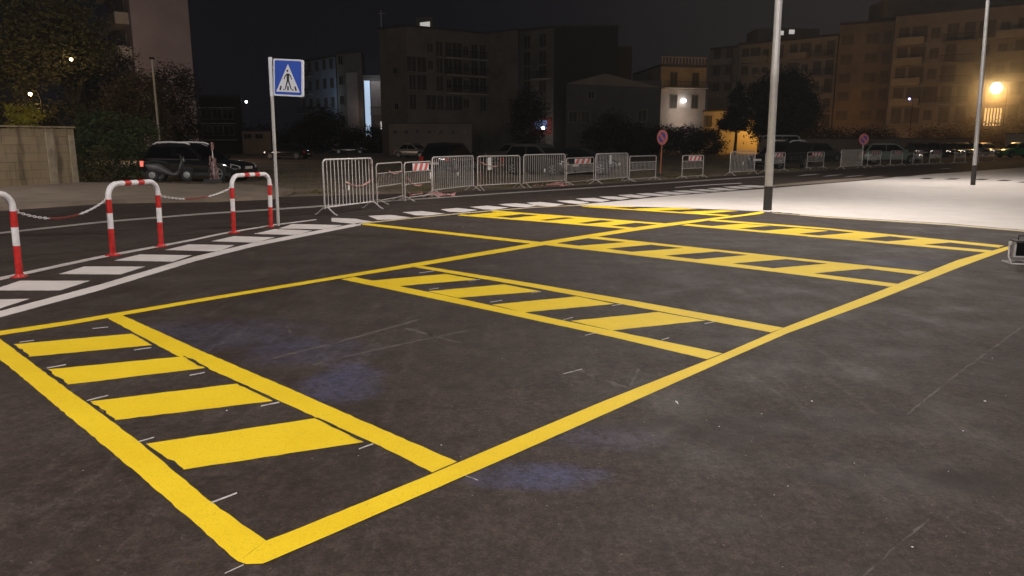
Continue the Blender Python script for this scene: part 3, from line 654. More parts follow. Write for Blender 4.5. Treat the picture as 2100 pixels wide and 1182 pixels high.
# ------------------------------------------------------------------ floodlight on the ground, right edge
fb = G(2092, 541, .02)
r = thing('work_floodlight', 'grey work floodlight on a tubular stand at the right edge of the photo', 'floodlight', tuple(fb), R(-10))
m = MB(); s_ = .16
m.tube([(-s_, -.12, .012), (s_ + .06, -.12, .012), (s_ + .06, .14, .012), (-s_, .14, .012)], .010, 8, closed=True)
for x in (-s_, s_ + .06): m.tube([(x, -.12, .012), (x, -.02, .10), (x, 0, .27)], .010, 8)
m.build('stand', M['galv'], r, smooth=True)
m = MB(); m.prism([(-.13, -.09, .10), (.19, -.09, .10), (.19, -.09, .30), (-.13, -.09, .30)], (0, .03, 0)); m.prism([(-.11, -.06, .12), (.17, -.06, .12), (.13, .06, .16), (-.07, .06, .16)], (0, 0, .12)); m.build('housing', M['galv'], r)
m = MB(); m.box(-.11, .17, -.095, -.091, .115, .285); m.build('glass', M['glass'], r)
m = MB(); m.box(-.15, .21, -.14, .02, .305, .318); m.build('visor', M['plastic'], r)
m = MB(); m.tube([(-.06, 0, .32), (-.06, 0, .37), (.12, 0, .37), (.12, 0, .32)], .010, 8); m.build('handle', M['plastic'], r, smooth=True)
m = MB(); m.lathe([(.03, 0), (.03, .02), (.012, .03)], (-.16, 0, .27), 'x', 10); m.build('knob', M['paper'], r)

# ------------------------------------------------------------------ cars
def car(loc, rz, L, Wd, H, style, paint, label, rails=False, head=None, tailm=None, plate=False, detail=True):
    r = thing('parked_car', label, 'car', tuple(loc), rz, 'cars parked on the open lot')
    hw = Wd / 2; zb = .22 if style != 'suv' else .30; belt = H * .60; wr = .31 if style != 'suv' else .35
    xr, xf = -L / 2, L / 2
    wbR, wbF = xr + L * .19, xf - L * .19
    hoodx = xf - L * {'van': .14, 'suv': .33}.get(style, .27)
    # stations: x, half width factor, bottom z, top z
    st = [(xr, .80, zb + .20, belt * .80), (xr + .06, .92, zb + .06, belt * .93), (xr + .3, .98, zb, belt), (wbR, 1, zb, belt), (0, 1, zb, belt * .985), (hoodx, 1, zb, belt * .96),
          (hoodx + (xf - hoodx) * .5, .99, zb, belt * .88), (xf - .22, .95, zb, belt * .78), (xf - .06, .86, zb + .05, belt * .68), (xf, .74, zb + .16, belt * .55)]
    m = MB(); sec = []
    for x, w, z0, z1 in st:
        h = z1 - z0; hwx = hw * w
        half = [(0, z0), (hwx * .86, z0), (hwx * .97, z0 + h * .10), (hwx, z0 + h * .38), (hwx * .985, z0 + h * .70), (hwx * .95, z0 + h * .90), (hwx * .86, z1), (hwx * .4, z1 + .02), (0, z1 + .03)]
        ring = half + [(-y, z) for y, z in half[-2:0:-1]]
        sec.append([(x, y, z) for y, z in ring])
    n = len(sec[0]); vs = [p for s in sec for p in s]; fs = []
    for i in range(len(sec) - 1):
        for k in range(n): fs.append((i*n+k, i*n+(k+1) % n, (i+1)*n+(k+1) % n, (i+1)*n+k))
    fs.append(tuple(range(n))); fs.append(tuple((len(sec)-1)*n+k for k in range(n)))
    m.add(vs, fs)
    # cabin
    if style == 'suv': c = (xr + .05, xr + .42, xr + L * .49, xr + L * .68)
    elif style == 'van': c = (xr + .04, xr + .14, hoodx - .45, hoodx + .12)
    elif style == 'sedan': c = (xr + .55, xr + 1.15, hoodx - .75, hoodx + .12)
    else: c = (xr + .10, xr + .55, hoodx - .72, hoodx + .10)
    xb0, xt0, xt1, xb1 = c; zt = H; zl = belt - .06; yw, yt = hw * .93, hw * .73
    prof = [(xb0, zl), (xt0 - .05, zt - .16), (xt0 + .12, zt - .04), ((xt0 + xt1) / 2, zt), (xt1 - .1, zt - .03), (xt1 + .14, zt - .14), (xb1, zl)]
    def yat(z): return yw + (yt - yw) * (z - zl) / (zt - zl)
    vs = []; k = len(prof)
    for x, z in prof: vs.append((x, yat(z), z))
    for x, z in prof: vs.append((x, -yat(z), z))
    for x, z in prof: vs.append((x, 0, z + .03))
    fs = [tuple(range(k)), tuple(range(2*k - 1, k - 1, -1))]
    for i in range(k - 1): fs += [(i, i+1, 2*k+i+1, 2*k+i), (2*k+i, 2*k+i+1, k+i+1, k+i)]
    m.add(vs, fs)
    m.build('body', paint, r, smooth=True)
    # glass
    def side(sg):
        zs0, zs1 = belt + .01, zt - .13
        def px(z, a): # x on profile edge at z
            t = (z - zl) / (zt - .16 - zl); return (xb0 + (xt0 - .05 - xb0) * t + .10) if a == 0 else (xb1 + (xt1 + .14 - xb1) * t - .14)
        e = .006; mid = (px(zs0, 0) + px(zs0, 1)) / 2
        for xa0, xa1, xa2, xa3 in ((px(zs0, 0), mid - .03, mid - .03, px(zs1, 0)), (mid + .03, px(zs0, 1), px(zs1, 1), mid + .03)):
            q = MB(); pts = [(xa0, sg * (yat(zs0) + e), zs0), (xa1, sg * (yat(zs0) + e), zs0), (xa2, sg * (yat(zs1) + e), zs1), (xa3, sg * (yat(zs1) + e), zs1)]
            q.prism(pts, (0, sg * .004, 0)); q.build('side_window', M['glass'], r)
    side(1); side(-1)
    def endglass(xb, xt, z_t, nm, s):
        a0, a1 = .14, .92; z0_ = zl + (z_t - zl) * a0 + .04; z1_ = zl + (z_t - zl) * a1; X = lambda z: xb + (xt - xb) * (z - zl) / (z_t - zl) + s * .008
        q = MB(); q.prism([(X(z0_), -yat(z0_) * .88, z0_), (X(z0_), yat(z0_) * .88, z0_), (X(z1_), yat(z1_) * .88, z1_), (X(z1_), -yat(z1_) * .88, z1_)], (s * .03, 0, .01)); q.build(nm, M['glass'], r)
    endglass(xb1, xt1 + .14, zt - .14, 'windscreen', 1); endglass(xb0, xt0 - .05, zt - .16, 'rear_window', -1)
    for x in (wbR, wbF):
        for sg in (1, -1):
            w = MB(); y0 = sg * (hw - .19); y1 = sg * (hw + .012)
            w.lathe([(wr * .5, y0), (wr * .93, y0), (wr, y0 + sg * .03), (wr, y1 - sg * .03), (wr * .92, y1), (wr * .66, y1)], (x, 0, wr), 'y', 22); wo_ = w.build('wheel', M['rubber'], r, smooth=True)
            q = MB(); q.lathe([(wr * .66, y1 - sg * .02), (wr * .64, y1 + sg * .004), (wr * .58, y1 + sg * .004), (wr * .56, y1 - sg * .012)], (x, 0, wr), 'y', 22)
            for a in range(5):
                t = 2 * math.pi * a / 5; ca, sa = math.cos(t), math.sin(t); ww = wr * .07
                q.prism([(x + ca*wr*.1 - sa*ww, y1 + sg*.004, wr + sa*wr*.1 + ca*ww), (x + ca*wr*.6 - sa*ww, y1 + sg*.004, wr + sa*wr*.6 + ca*ww), (x + ca*wr*.6 + sa*ww, y1 + sg*.004, wr + sa*wr*.6 - ca*ww), (x + ca*wr*.1 + sa*ww, y1 + sg*.004, wr + sa*wr*.1 - ca*ww)], (0, sg * .008, 0))
            q.build('rim', M['rim'], wo_)
            a_ = MB(); ar = wr + .07; npt = 14
            for k_ in range(npt):
                t0, t1 = math.pi * k_ / npt - .1, math.pi * (k_ + 1) / npt - .1
                pts = [(x + math.cos(t0)*wr*1.02, sg*(hw+.002), wr + math.sin(t0)*wr*1.02), (x + math.cos(t0)*ar, sg*(hw+.002), wr + math.sin(t0)*ar), (x + math.cos(t1)*ar, sg*(hw+.002), wr + math.sin(t1)*ar), (x + math.cos(t1)*wr*1.02, sg*(hw+.002), wr + math.sin(t1)*wr*1.02)]
                a_.prism(pts, (0, sg * .02, 0))
            a_.build('wheel_arch', M['plastic'], r)
    for sg in (1, -1):
        q = MB(); q.prism([(xf - .30, sg * hw * .93, belt * .62), (xf - .04, sg * hw * .62, belt * .56), (xf - .03, sg * hw * .60, belt * .68), (xf - .30, sg * hw * .90, belt * .80)], (.03, sg * .03, .01)); q.build('headlight', head or M['lampglass'], r)
        q = MB(); q.box(xr - .015, xr + .12, min(sg*hw*.70, sg*hw*.95), max(sg*hw*.70, sg*hw*.95), belt * .66, belt * .90); q.build('taillight', tailm or M['tail'], r)
        q = MB(); q.lathe([(.02, 0), (.075, .02), (.085, .08), (.05, .13)], (hoodx - .15, sg * (hw + .10) , belt + .06), 'x', 10); q.tube([(hoodx - .1, sg * hw * .9, belt), (hoodx - .1, sg * (hw + .08), belt + .04)], .02, 6); q.build('mirror', paint, r, smooth=True)
    q = MB(); q.box(xf - .05, xf + .012, -hw * .5, hw * .5, belt * .40, belt * .54); q.build('grille', M['plastic'], r)
    for nm, xx in (('front_plate', xf + .014), ('rear_plate', xr - .02)):
        q = MB(); q.box(xx, xx + .008, -.26, .26, zb + .22, zb + .33); q.build(nm, M['paper'], r)
    q = MB(); q.box(xr + .1, xf - .25, -hw * 1.004, hw * 1.004, zb - .02, zb + .09); q.build('sill', M['plastic'], r)
    if rails:
        for sg in (1, -1):
            q = MB(); q.tube([(xt0 + .1, sg * yt * .97, zt - .05), (xt0 + .25, sg * yt * .97, zt + .035), ((xt0 + xt1) / 2, sg * yt * .97, zt + .055), (xt1 - .15, sg * yt * .97, zt + .03), (xt1 + .05, sg * yt * .97, zt - .04)], .034, 8); q.build('roof_rail', M['satin'], r, smooth=True)
        for sg in (1, -1):
            q = MB(); q.tube([(xb0 + .3, sg * (yw + .012), belt - .0), (0, sg * (yw + .014), belt - .02), (xb1 - .2, sg * (yw + .012), belt - .03)], .012, 6); q.build('belt_trim', M['chrome'], r)
    return r
def carpos(px, Y): p = P(px, 291, Y); return (p.x, Y, 0)
car(carpos(408, 31), R(-12), 4.35, 1.82, 1.53, 'suv', M['blackpaint'], 'glossy black car with silver roof rails by the left hedge', rails=True, tailm=M['e_tail'])
car(carpos(848, 76), R(-25), 4.1, 1.7, 1.45, 'sedan', M['silverpaint'], 'pale grey car far back in front of the low building with square windows')
car(carpos(924, 41), R(70), 4.2, 1.75, 1.55, 'hatch', M['blackpaint'], 'black car behind the tall barrier right of the tape heap')
car(carpos(1048, 60), R(160), 4.2, 1.75, 1.5, 'sedan', M['greypaint'], 'grey car farther back behind the barrier with the white bag')
car(carpos(1112, 37), R(-38), 3.9, 1.7, 1.5, 'hatch', M['greypaint'], 'dark grey car with a visible alloy wheel behind the middle barriers')
car(carpos(1190, 38), R(-20), 4.0, 1.7, 1.35, 'sedan', M['blackpaint'], 'low black car behind the low plated barrier')
car(carpos(1600, 44.5), R(218), 4.3, 1.85, 1.62, 'suv', M['blackpaint'], 'black car parked just behind the big lamp post', rails=True)
car(carpos(1828, 56), R(-12), 4.1, 1.72, 1.5, 'hatch', M['greenpaint'], 'pale green car beside the round no-parking sign', head=M['e_glint'])
car(carpos(2090, 78), R(185), 4.3, 1.75, 1.55, 'hatch', M['vividgreen'], 'bright green car at the right edge of the photo')
car(carpos(716, 100), R(10), 4.4, 1.8, 1.5, 'sedan', M['blackpaint'], 'black car parked far off beside the white van')
car(carpos(1680, 62), R(30), 4.2, 1.75, 1.5, 'hatch', M['greypaint'], 'dark car far back between the big trees and the tall dusty barrier')
for px, Y, rz, p, lb in ((1885, 82, 80, 'greypaint', 'distant dark car just right of the pale green car'), (1935, 80, 95, 'blackpaint', 'distant dark car in the middle of the row left of the thin lamp post'),
                         (1972, 83, 85, 'greypaint', 'distant dark car just left of the thin lamp post'), (2020, 86, 100, 'silverpaint', 'distant silvery car just right of the thin lamp post')):
    car(carpos(px, Y), R(rz + 180), 4.2, 1.75, 1.5, 'hatch', M[p], lb, head=M['e_glint'])
car(carpos(696, 112), R(-80), 4.9, 1.95, 2.2, 'van', M['whitepaint'], 'white van parked far off in the dark at the left')
car(carpos(1606, 82), R(-5), 4.9, 1.95, 2.3, 'van', M['whitepaint'], 'white van under the big dark trees behind the lamp post')
car(carpos(588, 70), R(170), 4.2, 1.75, 1.45, 'sedan', M['blackpaint'], 'black car in the dark just right of the crossing sign post', head=M['e_glint'])
# far plated barriers by the dark cars
for i, (px, py) in enumerate(((628, 312), (640, 309))):
    barrier('low', (px - 8, py), (px + 8, py - .5), 300, ('nearer' if i == 0 else 'farther') + ' of two tiny plated barriers far off beyond the crossing sign', None, 0, True)

# scooter in front of the black car
sc = G(350, 379.5)
r = thing('scooter', 'low dark grey scooter parked in front of the black car by the hedge', 'scooter', (sc.x, sc.y, .12), R(8))
for x in (-.62, .62):
    w = MB(); w.lathe([(.12, -.05), (.22, -.05), (.25, 0), (.22, .05), (.12, .05)], (x, 0, .25), 'y', 20); wo_ = w.build('wheel', M['rubber'], r, smooth=True)
    q = MB(); q.lathe([(.12, -.052), (.03, -.06), (.03, .06), (.12, .052)], (x, 0, .25), 'y', 14); q.build('rim', M['rim'], wo_)
def loft(mb, secs, n=12):
    vs = []; fs = []
    for (x, z, hy, hz) in secs:
        for k in range(n):
            a = 2*math.pi*k/n; vs.append((x, hy*math.cos(a), z + hz*math.sin(a)))
    for i in range(len(secs)-1):
        for k in range(n): fs.append((i*n+k, i*n+(k+1) % n, (i+1)*n+(k+1) % n, (i+1)*n+k))
    fs.append(tuple(range(n))); fs.append(tuple((len(secs)-1)*n+k for k in range(n))); mb.add(vs, fs)
m = MB(); loft(m, [(-.85, .62, .03, .03), (-.7, .55, .13, .14), (-.35, .5, .16, .2), (-.1, .38, .16, .14), (.15, .26, .16, .08), (.32, .3, .17, .12), (.42, .5, .18, .2), (.5, .72, .12, .2), (.55, .9, .05, .06)]); m.build('fairing', M['scootgrey'], r, smooth=True)
m = MB(); loft(m, [(-.8, .72, .08, .04), (-.5, .76, .13, .06), (-.15, .72, .12, .06), (-.02, .68, .06, .03)]); m.build('seat', M['plastic'], r, smooth=True)
m = MB(); m.tube([(.62, 0, .25), (.5, 0, .6), (.42, 0, 1.0)], .03, 8); m.build('fork', M['plastic'], r, smooth=True)
m = MB(); m.tube([(.36, -.3, 1.02), (.44, -.1, 1.0), (.44, .1, 1.0), (.36, .3, 1.02)], .016, 8); m.build('handlebar', M['plastic'], r, smooth=True)
m = MB(); loft(m, [(.40, .5, .14, .02), (.75, .50, .07, .03), (.85, .42, .05, .02)]); m.build('mudguard', M['scootgrey'], r, smooth=True)
m = MB(); m.lathe([(.03, 0), (.07, .02), (.07, .05)], (.52, 0, .8), 'x', 12); m.build('headlight', M['lampglass'], r)

# post wrapped in tape
q = G(441, 381)
r = thing('taped_post', 'thin post wrapped in faded red and white tape in front of the black car', 'marker post', (q.x, q.y, .12))
m = MB(); m.box(-.32, .36, -.22, .22, 0, .12); m.build('base', M['plastic'], r)
m = MB(); m.tube([(0, 0, .1), (.0, 0, 1.45)], .018, 8); m.build('post', M['galv'], r)
m = MB()
for k in range(46):
    z = random.uniform(.12, 1.0); wd = .05 + .10 * (1 - z) + (.05 if k % 5 == 0 else 0); a = random.uniform(0, 6.28)
    p0 = Vector((math.cos(a)*wd, math.sin(a)*wd*.6, z)); p1 = p0 + Vector((random.uniform(-.06, .06), .0, -random.uniform(.08, .25))); u = Vector((.018, .01, .01)); m.add([p0 - u, p0 + u, p1 + u, p1 - u], [(0, 1, 2, 3)])
m.tube([(0, 0, 1.15), (.02, 0, 1.3), (.0, 0, 1.46)], [.04, .06, .045], 7)
m.build('tape', mat('dirty_tape', (.26, .16, .15), .7, var=.3, scale=7, col2=(.13, .05, .045)), r)
p_ = P(327, 291, 42.5); r = thing('utility_pole', 'slim pale pole rising among the dark trees in front of the tower block', 'pole', (p_.x, 42.5, 0))
m = MB(); m.tube([(0, 0, 0), (0, 0, P(327, 122, 42.5).z)], [.07, .055], 8); m.build('shaft', M['slab'], r, smooth=True)
m = MB(); m.box(-.10, .10, -.10, .10, P(327, 122, 42.5).z, P(327, 120, 42.5).z + .05); m.build('cap', M['iron'], r)

# ------------------------------------------------------------------ stone wall at the left
wa, wb = G(-420, 412), G(163, 378.5)
d = (wb - wa); L = d.length; rz = math.atan2(d.y, d.x); ht = P(80, 263, G(80, 385).y).z
r = thing('stone_wall', 'old weathered stone wall with pale plaster strips at the left edge', 'wall', (wa.x, wa.y, 0), rz)
m = MB(); nx = 60
prof = [ht + random.uniform(-.03, .03) for _ in range(nx + 1)]
for i in range(nx):
    x0, x1 = L * i / nx, L * (i + 1) / nx
    m.add([(x0, 0, 0), (x1, 0, 0), (x1, 0, prof[i+1]), (x0, 0, prof[i]), (x0, .35, 0), (x1, .35, 0), (x1, .35, prof[i+1]), (x0, .35, prof[i])], [(0, 1, 2, 3), (5, 4, 7, 6), (3, 2, 6, 7)])
m.add([(L, 0, 0), (L, .35, 0), (L, .35, prof[-1]), (L, 0, prof[-1])], [(0, 1, 2, 3)]); m.build('masonry', M['stone'], r, fix=False)
for t, w_ in ((.90, .28), (.995, .2), (.62, .3)):
    q = MB(); x = L * t; q.box(x - w_, x + .02, -.03, .0, 0, ht - random.uniform(.05, .3)); q.build('plaster_strip', M['plaster_strip'], r)
m = MB(); m.box(-.02, L + .05, -.06, .41, ht + .03, ht + .09); m.build('coping', M['stone'], r)

# ------------------------------------------------------------------ trees, hedges
def leaves(mb, blobs, n, size, flat_=.6):
    tot = sum(b[3] * b[4] * b[5] for b in blobs)
    for (x, y, z, rx, ry, rz_) in blobs:
        k = int(n * rx * ry * rz_ / tot)
        nc = max(3, k // 45); cl = []
        for _ in range(nc):
            u = Vector((random.gauss(0, 1), random.gauss(0, 1), random.gauss(0, 1))).normalized() * random.uniform(.45, 1) ** .5
            cl.append(Vector((x + u.x*rx, y + u.y*ry, z + u.z*rz_)))
        cr_ = min(rx, rz_) * .30
        for i in range(k):
            c = cl[i % nc] + Vector((random.gauss(0, cr_), random.gauss(0, cr_), random.gauss(0, cr_ * .7)))
            a = Vector((random.uniform(-1, 1), random.uniform(-1, 1), random.uniform(-.6, .6))).normalized() * size * random.uniform(.5, 1.2)
            b = a.cross(Vector((random.uniform(-1, 1), random.uniform(-1, 1), random.uniform(-1, 1)))).normalized() * size * flat_ * random.uniform(.5, 1.1)
            mb.add([c - a, c - b * .6, c + a, c + b * .6], [(0, 1, 2, 3)])
def tree(px, Y, H, crown, lm, label, name='tree', n=5000, size=.14, lean=0, group=None, trunk=True, cat=None):
    p = P(px, 291, Y); r = thing(name, label, cat or ('tree' if trunk else 'hedge'), (p.x, Y, 0), 0, group)
    if trunk:
        m = MB(); zt = H * .7; m.tube([(0, 0, 0), (.05 + lean * .3, 0, H * .25), (lean * .7, .1, H * .5), (lean, 0, zt)], [H * .026, H * .02, H * .014, H * .005], 8)
        for k in range(7):
            a = random.uniform(0, 6.28); z0 = H * random.uniform(.25, .5); b = random.choice(crown)
            m.tube([(lean * .6, 0, z0), (b[0] * .5 + .2 * math.cos(a), b[1] * .5, (z0 + b[2]) / 2), (b[0] * .9, b[1] * .9, b[2])], [H * .011, H * .007, H * .002], 6)
        m.build('trunk', M['bark'], r, smooth=True)
    m = MB(); leaves(m, crown, n, size); m.build('crown', M[lm], r, fix=False)
    return r
LT = 'trees behind the old stone wall'
tree(60, 42, 9.5, [(-1.5, 0, 7.5, 2.6, 2, 2.3), (1.8, .5, 8.2, 2.3, 2, 1.8), (.2, -.5, 5.8, 2.6, 1.8, 1.6), (-3.4, 0, 6.2, 2, 2, 2), (3.4, 0, 6.6, 1.5, 1.4, 1.4)], 'leaf', 'big olive-leaved tree filling the top left corner', n=15000, size=.15, group=LT)
tree(160, 46, 9, [(0, 0, 7.2, 1.5, 1.3, 1.2), (.9, 0, 6.5, 1.3, 1.2, 1.1), (-1, 0, 6.2, 1.2, 1, 1.2), (.2, 0, 8.3, .9, .9, .8)], 'leaf_green', 'fresh green tree crown left of the tall tower', n=6000, size=.14, group=LT)
tree(235, 55, 8.5, [(0, 0, 5.8, 2.4, 1.8, 2.6), (1.2, 0, 3.6, 2.2, 1.5, 1.8), (-1.6, 0, 3.8, 2, 1.5, 1.8)], 'leaf_dark', 'very dark tree in front of the left part of the tall tower', n=9000, size=.15, group=LT)
tree(290, 44, 5.6, [(0, 0, 3.9, 1.6, 1.3, 1.3), (-1.4, 0, 3.2, 1.3, 1, 1.3), (.9, 0, 2.7, 1.2, 1, 1.2)], 'leaf_brown', 'brownish bushy tree behind the black car', n=6500, size=.13, group=LT)
tree(362, 50, 7.2, [(0, 0, 4.9, 1.25, 1.2, 1.7), (.2, 0, 2.8, 1.35, 1.2, 1.6)], 'leaf_dark', 'slim dark tree standing against the blank tower wall', n=7000, size=.13, group=LT)
tree(60, 36, 3.6, [(-.3, 0, 3.0, .55, .5, .42), (.3, 0, 2.6, .5, .5, .35), (-.9, 0, 2.3, .4, .4, .3)], 'leaf_yellow', 'small shrub behind the stone wall lit yellow by a lamp', name='shrub', n=1600, size=.10, group=LT, trunk=True, cat='shrub')
tree(10, 39, 4.5, [(0, 0, 2.8, 2.4, 1, 1.2), (3, 0, 2.6, 1.8, 1, 1.0)], 'leaf_dark', 'dark bush behind the stone wall at the left edge', name='bush', n=4500, size=.12, group=LT, trunk=False, cat='bush')
tree(225, 31.5, 2.8, [(-1.0, 0, 1.0, 1.0, .6, 1.1), (.4, 0, .9, 1.3, .6, 1.0), (1.3, 0, 1.4, .9, .6, 1.2), (-.3, .3, 2.2, 1.2, .6, .7)], 'leaf_green', 'rough green hedge between the stone wall and the black car', name='hedge', n=7500, size=.085, trunk=False)
tree(185, 30.2, 1.6, [(0, 0, .7, .9, .5, .7)], 'leaf', 'low olive weed clump against the end of the stone wall', name='weed_clump', n=1500, size=.07, trunk=False, cat='weeds')
FT = 'dark trees in front of the far buildings'
tree(1508, 92, 8.2, [(0, 0, 6.2, .9, .9, 1.6), (.2, 0, 4.6, 1.6, 1.3, .9), (-.4, 0, 3.6, 1.9, 1.4, .7), (0, 0, 8, .5, .5, .8)], 'conifer', 'black conifer silhouette with layered branches before the lit yellow wall', name='conifer_tree', n=9000, size=.22, group=FT)
tree(1585, 86, 9.2, [(-.6, 0, 6.2, 2.2, 2, 2.6), (1.4, 0, 6.9, 1.8, 2, 2.4), (.2, 0, 3.4, 2.7, 2, 1.9), (3.1, 0, 4.8, 1.5, 1.5, 2.6)], 'conifer', 'large black tree mass directly behind the big lamp post', n=26000, size=.24, group=FT)
tree(1650, 90, 7.5, [(0, 0, 4.6, 1.4, 1.5, 2.2), (-.6, 0, 2.4, 1.7, 1.5, 1.6)], 'leaf_dark', 'narrow dark tree right of the large black tree mass', n=5000, size=.2, group=FT)
tree(1088, 100, 8.6, [(0, 0, 5.8, 2.0, 2, 2.3), (-.4, 0, 3.0, 2.0, 2, 2)], 'conifer', 'dark round tree in front of the dark apartment block', n=6000, size=.22, group=FT)
tree(1255, 88, 5.2, [(0, 0, 2.9, 1.9, 1.5, 1.8), (2.2, 0, 2.2, 1.8, 1.4, 1.5), (-1.8, 0, 1.8, 1.5, 1.5, 1.4)], 'conifer', 'dark bush below the gable house', name='bush', n=6000, size=.2, group=FT, trunk=False, cat='bush')
tree(1380, 90, 3.6, [(-4.5, 0, 1.6, 2.5, 1, 1.5), (-1.5, 0, 1.7, 2.5, 1, 1.5), (1.5, 0, 1.6, 2.5, 1, 1.5), (4, 0, 1.5, 2.2, 1, 1.4)], 'conifer', 'long black hedge in front of the cream villa', name='hedge', n=16000, size=.2, group=FT, trunk=False)
tree(620, 108, 4, [(-7, 0, 1.7, 5, 1.5, 2.0), (2, 0, 2.3, 5, 1.5, 2.4), (10, 0, 1.6, 5, 1.5, 1.8), (-13, 0, 1.4, 4, 1.5, 1.5)], 'conifer', 'long black hedge on the far side of the dark lot at the left', name='hedge', n=20000, size=.25, group=FT, trunk=False)
tree(660, 112, 7, [(0, 0, 4.2, 2.3, 1.5, 2.4)], 'conifer', 'dark tree in front of the bluish building', n=5000, size=.22, group=FT)
tree(1960, 96, 6, [(-3, 0, 1.8, 3, 1.5, 1.8), (2, 0, 2.2, 3, 1.5, 2.2), (6.5, 0, 2.6, 2.5, 1.5, 2.2)], 'leaf_brown', 'brownish hedge below the bright orange street lamp', name='hedge', n=9000, size=.2, group=FT, trunk=False)
tree(1760, 98, 4, [(-4, 0, 1.5, 3.5, 1.5, 1.7), (2, 0, 1.6, 3.5, 1.5, 1.8)], 'conifer', 'low black hedge under the windows of the grey block', name='hedge', n=7000, size=.2, group=FT, trunk=False)

# dry grass and weeds along the verge
m = MB()
verge = [(640, 398), (905, 391), (1040, 385), (1200, 376), (1400, 363.5), (1569, 352.5), (1780, 341.5), (1900, 335.5)]
def vpt(t):
    n = len(verge) - 1; i = min(n - 1, int(t * n)); u = t * n - i; return verge[i][0] + (verge[i+1][0] - verge[i][0]) * u, verge[i][1] + (verge[i+1][1] - verge[i][1]) * u
for k in range(5200):
    x, y = vpt(random.random() ** 1.0); c = G(x + random.gauss(0, 6), y - abs(random.gauss(0, 1.6)) - .4)
    if math.sin(c.x * 1.7) + math.sin(c.y * .9 + 1) < -.4: continue
    h = random.uniform(.03, .15); a = random.uniform(0, 3.14); w_ = .012 + .0006 * c.y; dx, dy = math.cos(a) * w_, math.sin(a) * w_; lx, ly = random.uniform(-.06, .06), random.uniform(-.06, .06)
    m.add([(c.x - dx, c.y - dy, 0), (c.x + dx, c.y + dy, 0), (c.x + lx, c.y + ly, h)], [(0, 1, 2)])
for k in range(4200):
    c = Vector((random.uniform(-14, 34), random.uniform(22, 66), 0)) 
    if c.y < 24 + max(0, (c.x + 3)) * 1.25: continue
    h = random.uniform(.02, .09); a = random.uniform(0, 3.14); w_ = .02 + .0008 * c.y; dx, dy = math.cos(a) * w_, math.sin(a) * w_
    m.add([(c.x - dx, c.y - dy, 0), (c.x + dx, c.y + dy, 0), (c.x + random.uniform(-.05, .05), c.y, h)], [(0, 1, 2)])
tag(m.build('dry_grass', M['grass'], fix=False), 'sparse dry grass on the dirt verge behind the barriers', 'grass', kind='stuff')
# dirt sheets of a paler, trodden tone near the verge
# ------------------------------------------------------------------ buildings
WIN = {}
def window_mesh(kind, w, h):
    key = (kind, round(w, 2), round(h, 2))
    if key not in WIN:
        f = MB()
        t = .09
        f.box(-w/2 - t, -w/2, -.08, .02, -h/2 - t, h/2 + t); f.box(w/2, w/2 + t, -.08, .02, -h/2 - t, h/2 + t); f.box(-w/2, w/2, -.08, .02, h/2, h/2 + t); f.box(-w/2, w/2, -.12, .02, -h/2 - t, -h/2); f.box(-.03, .03, -.05, .0, -h/2, h/2)
        fo = f.build('window', M['frame']); 
        p = MB(); p.box(-w/2, w/2, -.02, -.005, -h/2, h/2); po_ = p.build('pane', M[{'shutter': 'shutter', 'faded': 'shutter_hazy'}.get(kind, 'pane')], fo)  # faded kind takes the shutter tone lightened to imitate haze
        WIN[key] = fo; fo['_proto'] = 1
    return WIN[key]
def building(name, label, foot, H, m_, roofm='roof', parapet=.35, cornice=True, cat='building', group='buildings beyond the lot'):
    b0 = Vector(foot[0]); r = thing(name, label, cat, (b0.x, b0.y, 0), 0, group)
    loc = [(q[0] - b0.x, q[1] - b0.y) for q in foot]
    w = MB(); n = len(loc)
    w.add([(x, y, 0) for x, y in loc] + [(x, y, H) for x, y in loc], [(i, (i+1) % n, n + (i+1) % n, n + i) for i in range(n)] + [tuple(n + i for i in range(n))]); w.build('wall', M[m_], r)
    if cornice:
        cx_, cy_ = sum(x for x, y in loc) / n, sum(y for x, y in loc) / n
        c = MB(); q = [(cx_ + (x - cx_) * 1.02, cy_ + (y - cy_) * 1.02) for x, y in loc]
        c.add([(x, y, H - .02) for x, y in q] + [(x, y, H + parapet) for x, y in q], [(i, (i+1) % n, n + (i+1) % n, n + i) for i in range(n)] + [tuple(n + i for i in range(n)), tuple(range(n))]); c.build('roof', M[roofm], r)
    return r
def face(r, p0, p1, items):
    """items on the wall face from p0 to p1 (world xy): callback with local frame"""
    p0, p1 = Vector((p0[0], p0[1], 0)), Vector((p1[0], p1[1], 0)); d = p1 - p0; return p0 - r.location, d.normalized(), math.atan2(d.y, d.x), d.length
def windows(r, p0, p1, us, zs, w, h, kind='glass', skip=()):
    o, d, a, L = face(r, p0, p1, None); srcs = [window_mesh(kind, w, h)]
    if len(us) * len(zs) > 24: srcs += [window_mesh(kind, w, h), window_mesh(kind, w * .8, h * .62), window_mesh(kind, w * 1.5, h)]
    for j, z in enumerate(zs):
        for i, u in enumerate(us):
            src = srcs[(i * 7 + j * 3 * (random.random() < .4)) % len(srcs)]
            if (i, j) in skip: continue
            if len(us) * len(zs) > 24 and random.random() < .07: continue
            c = copy_tree(src, r)
            if '_proto' in c: del c['_proto']
            nrm = Vector((d.y, -d.x, 0)); c.location = Vector((o.x, o.y, 0)) + d * (L * u) + nrm * .02 + Vector((0, 0, z)); c.rotation_euler = (0, 0, a)
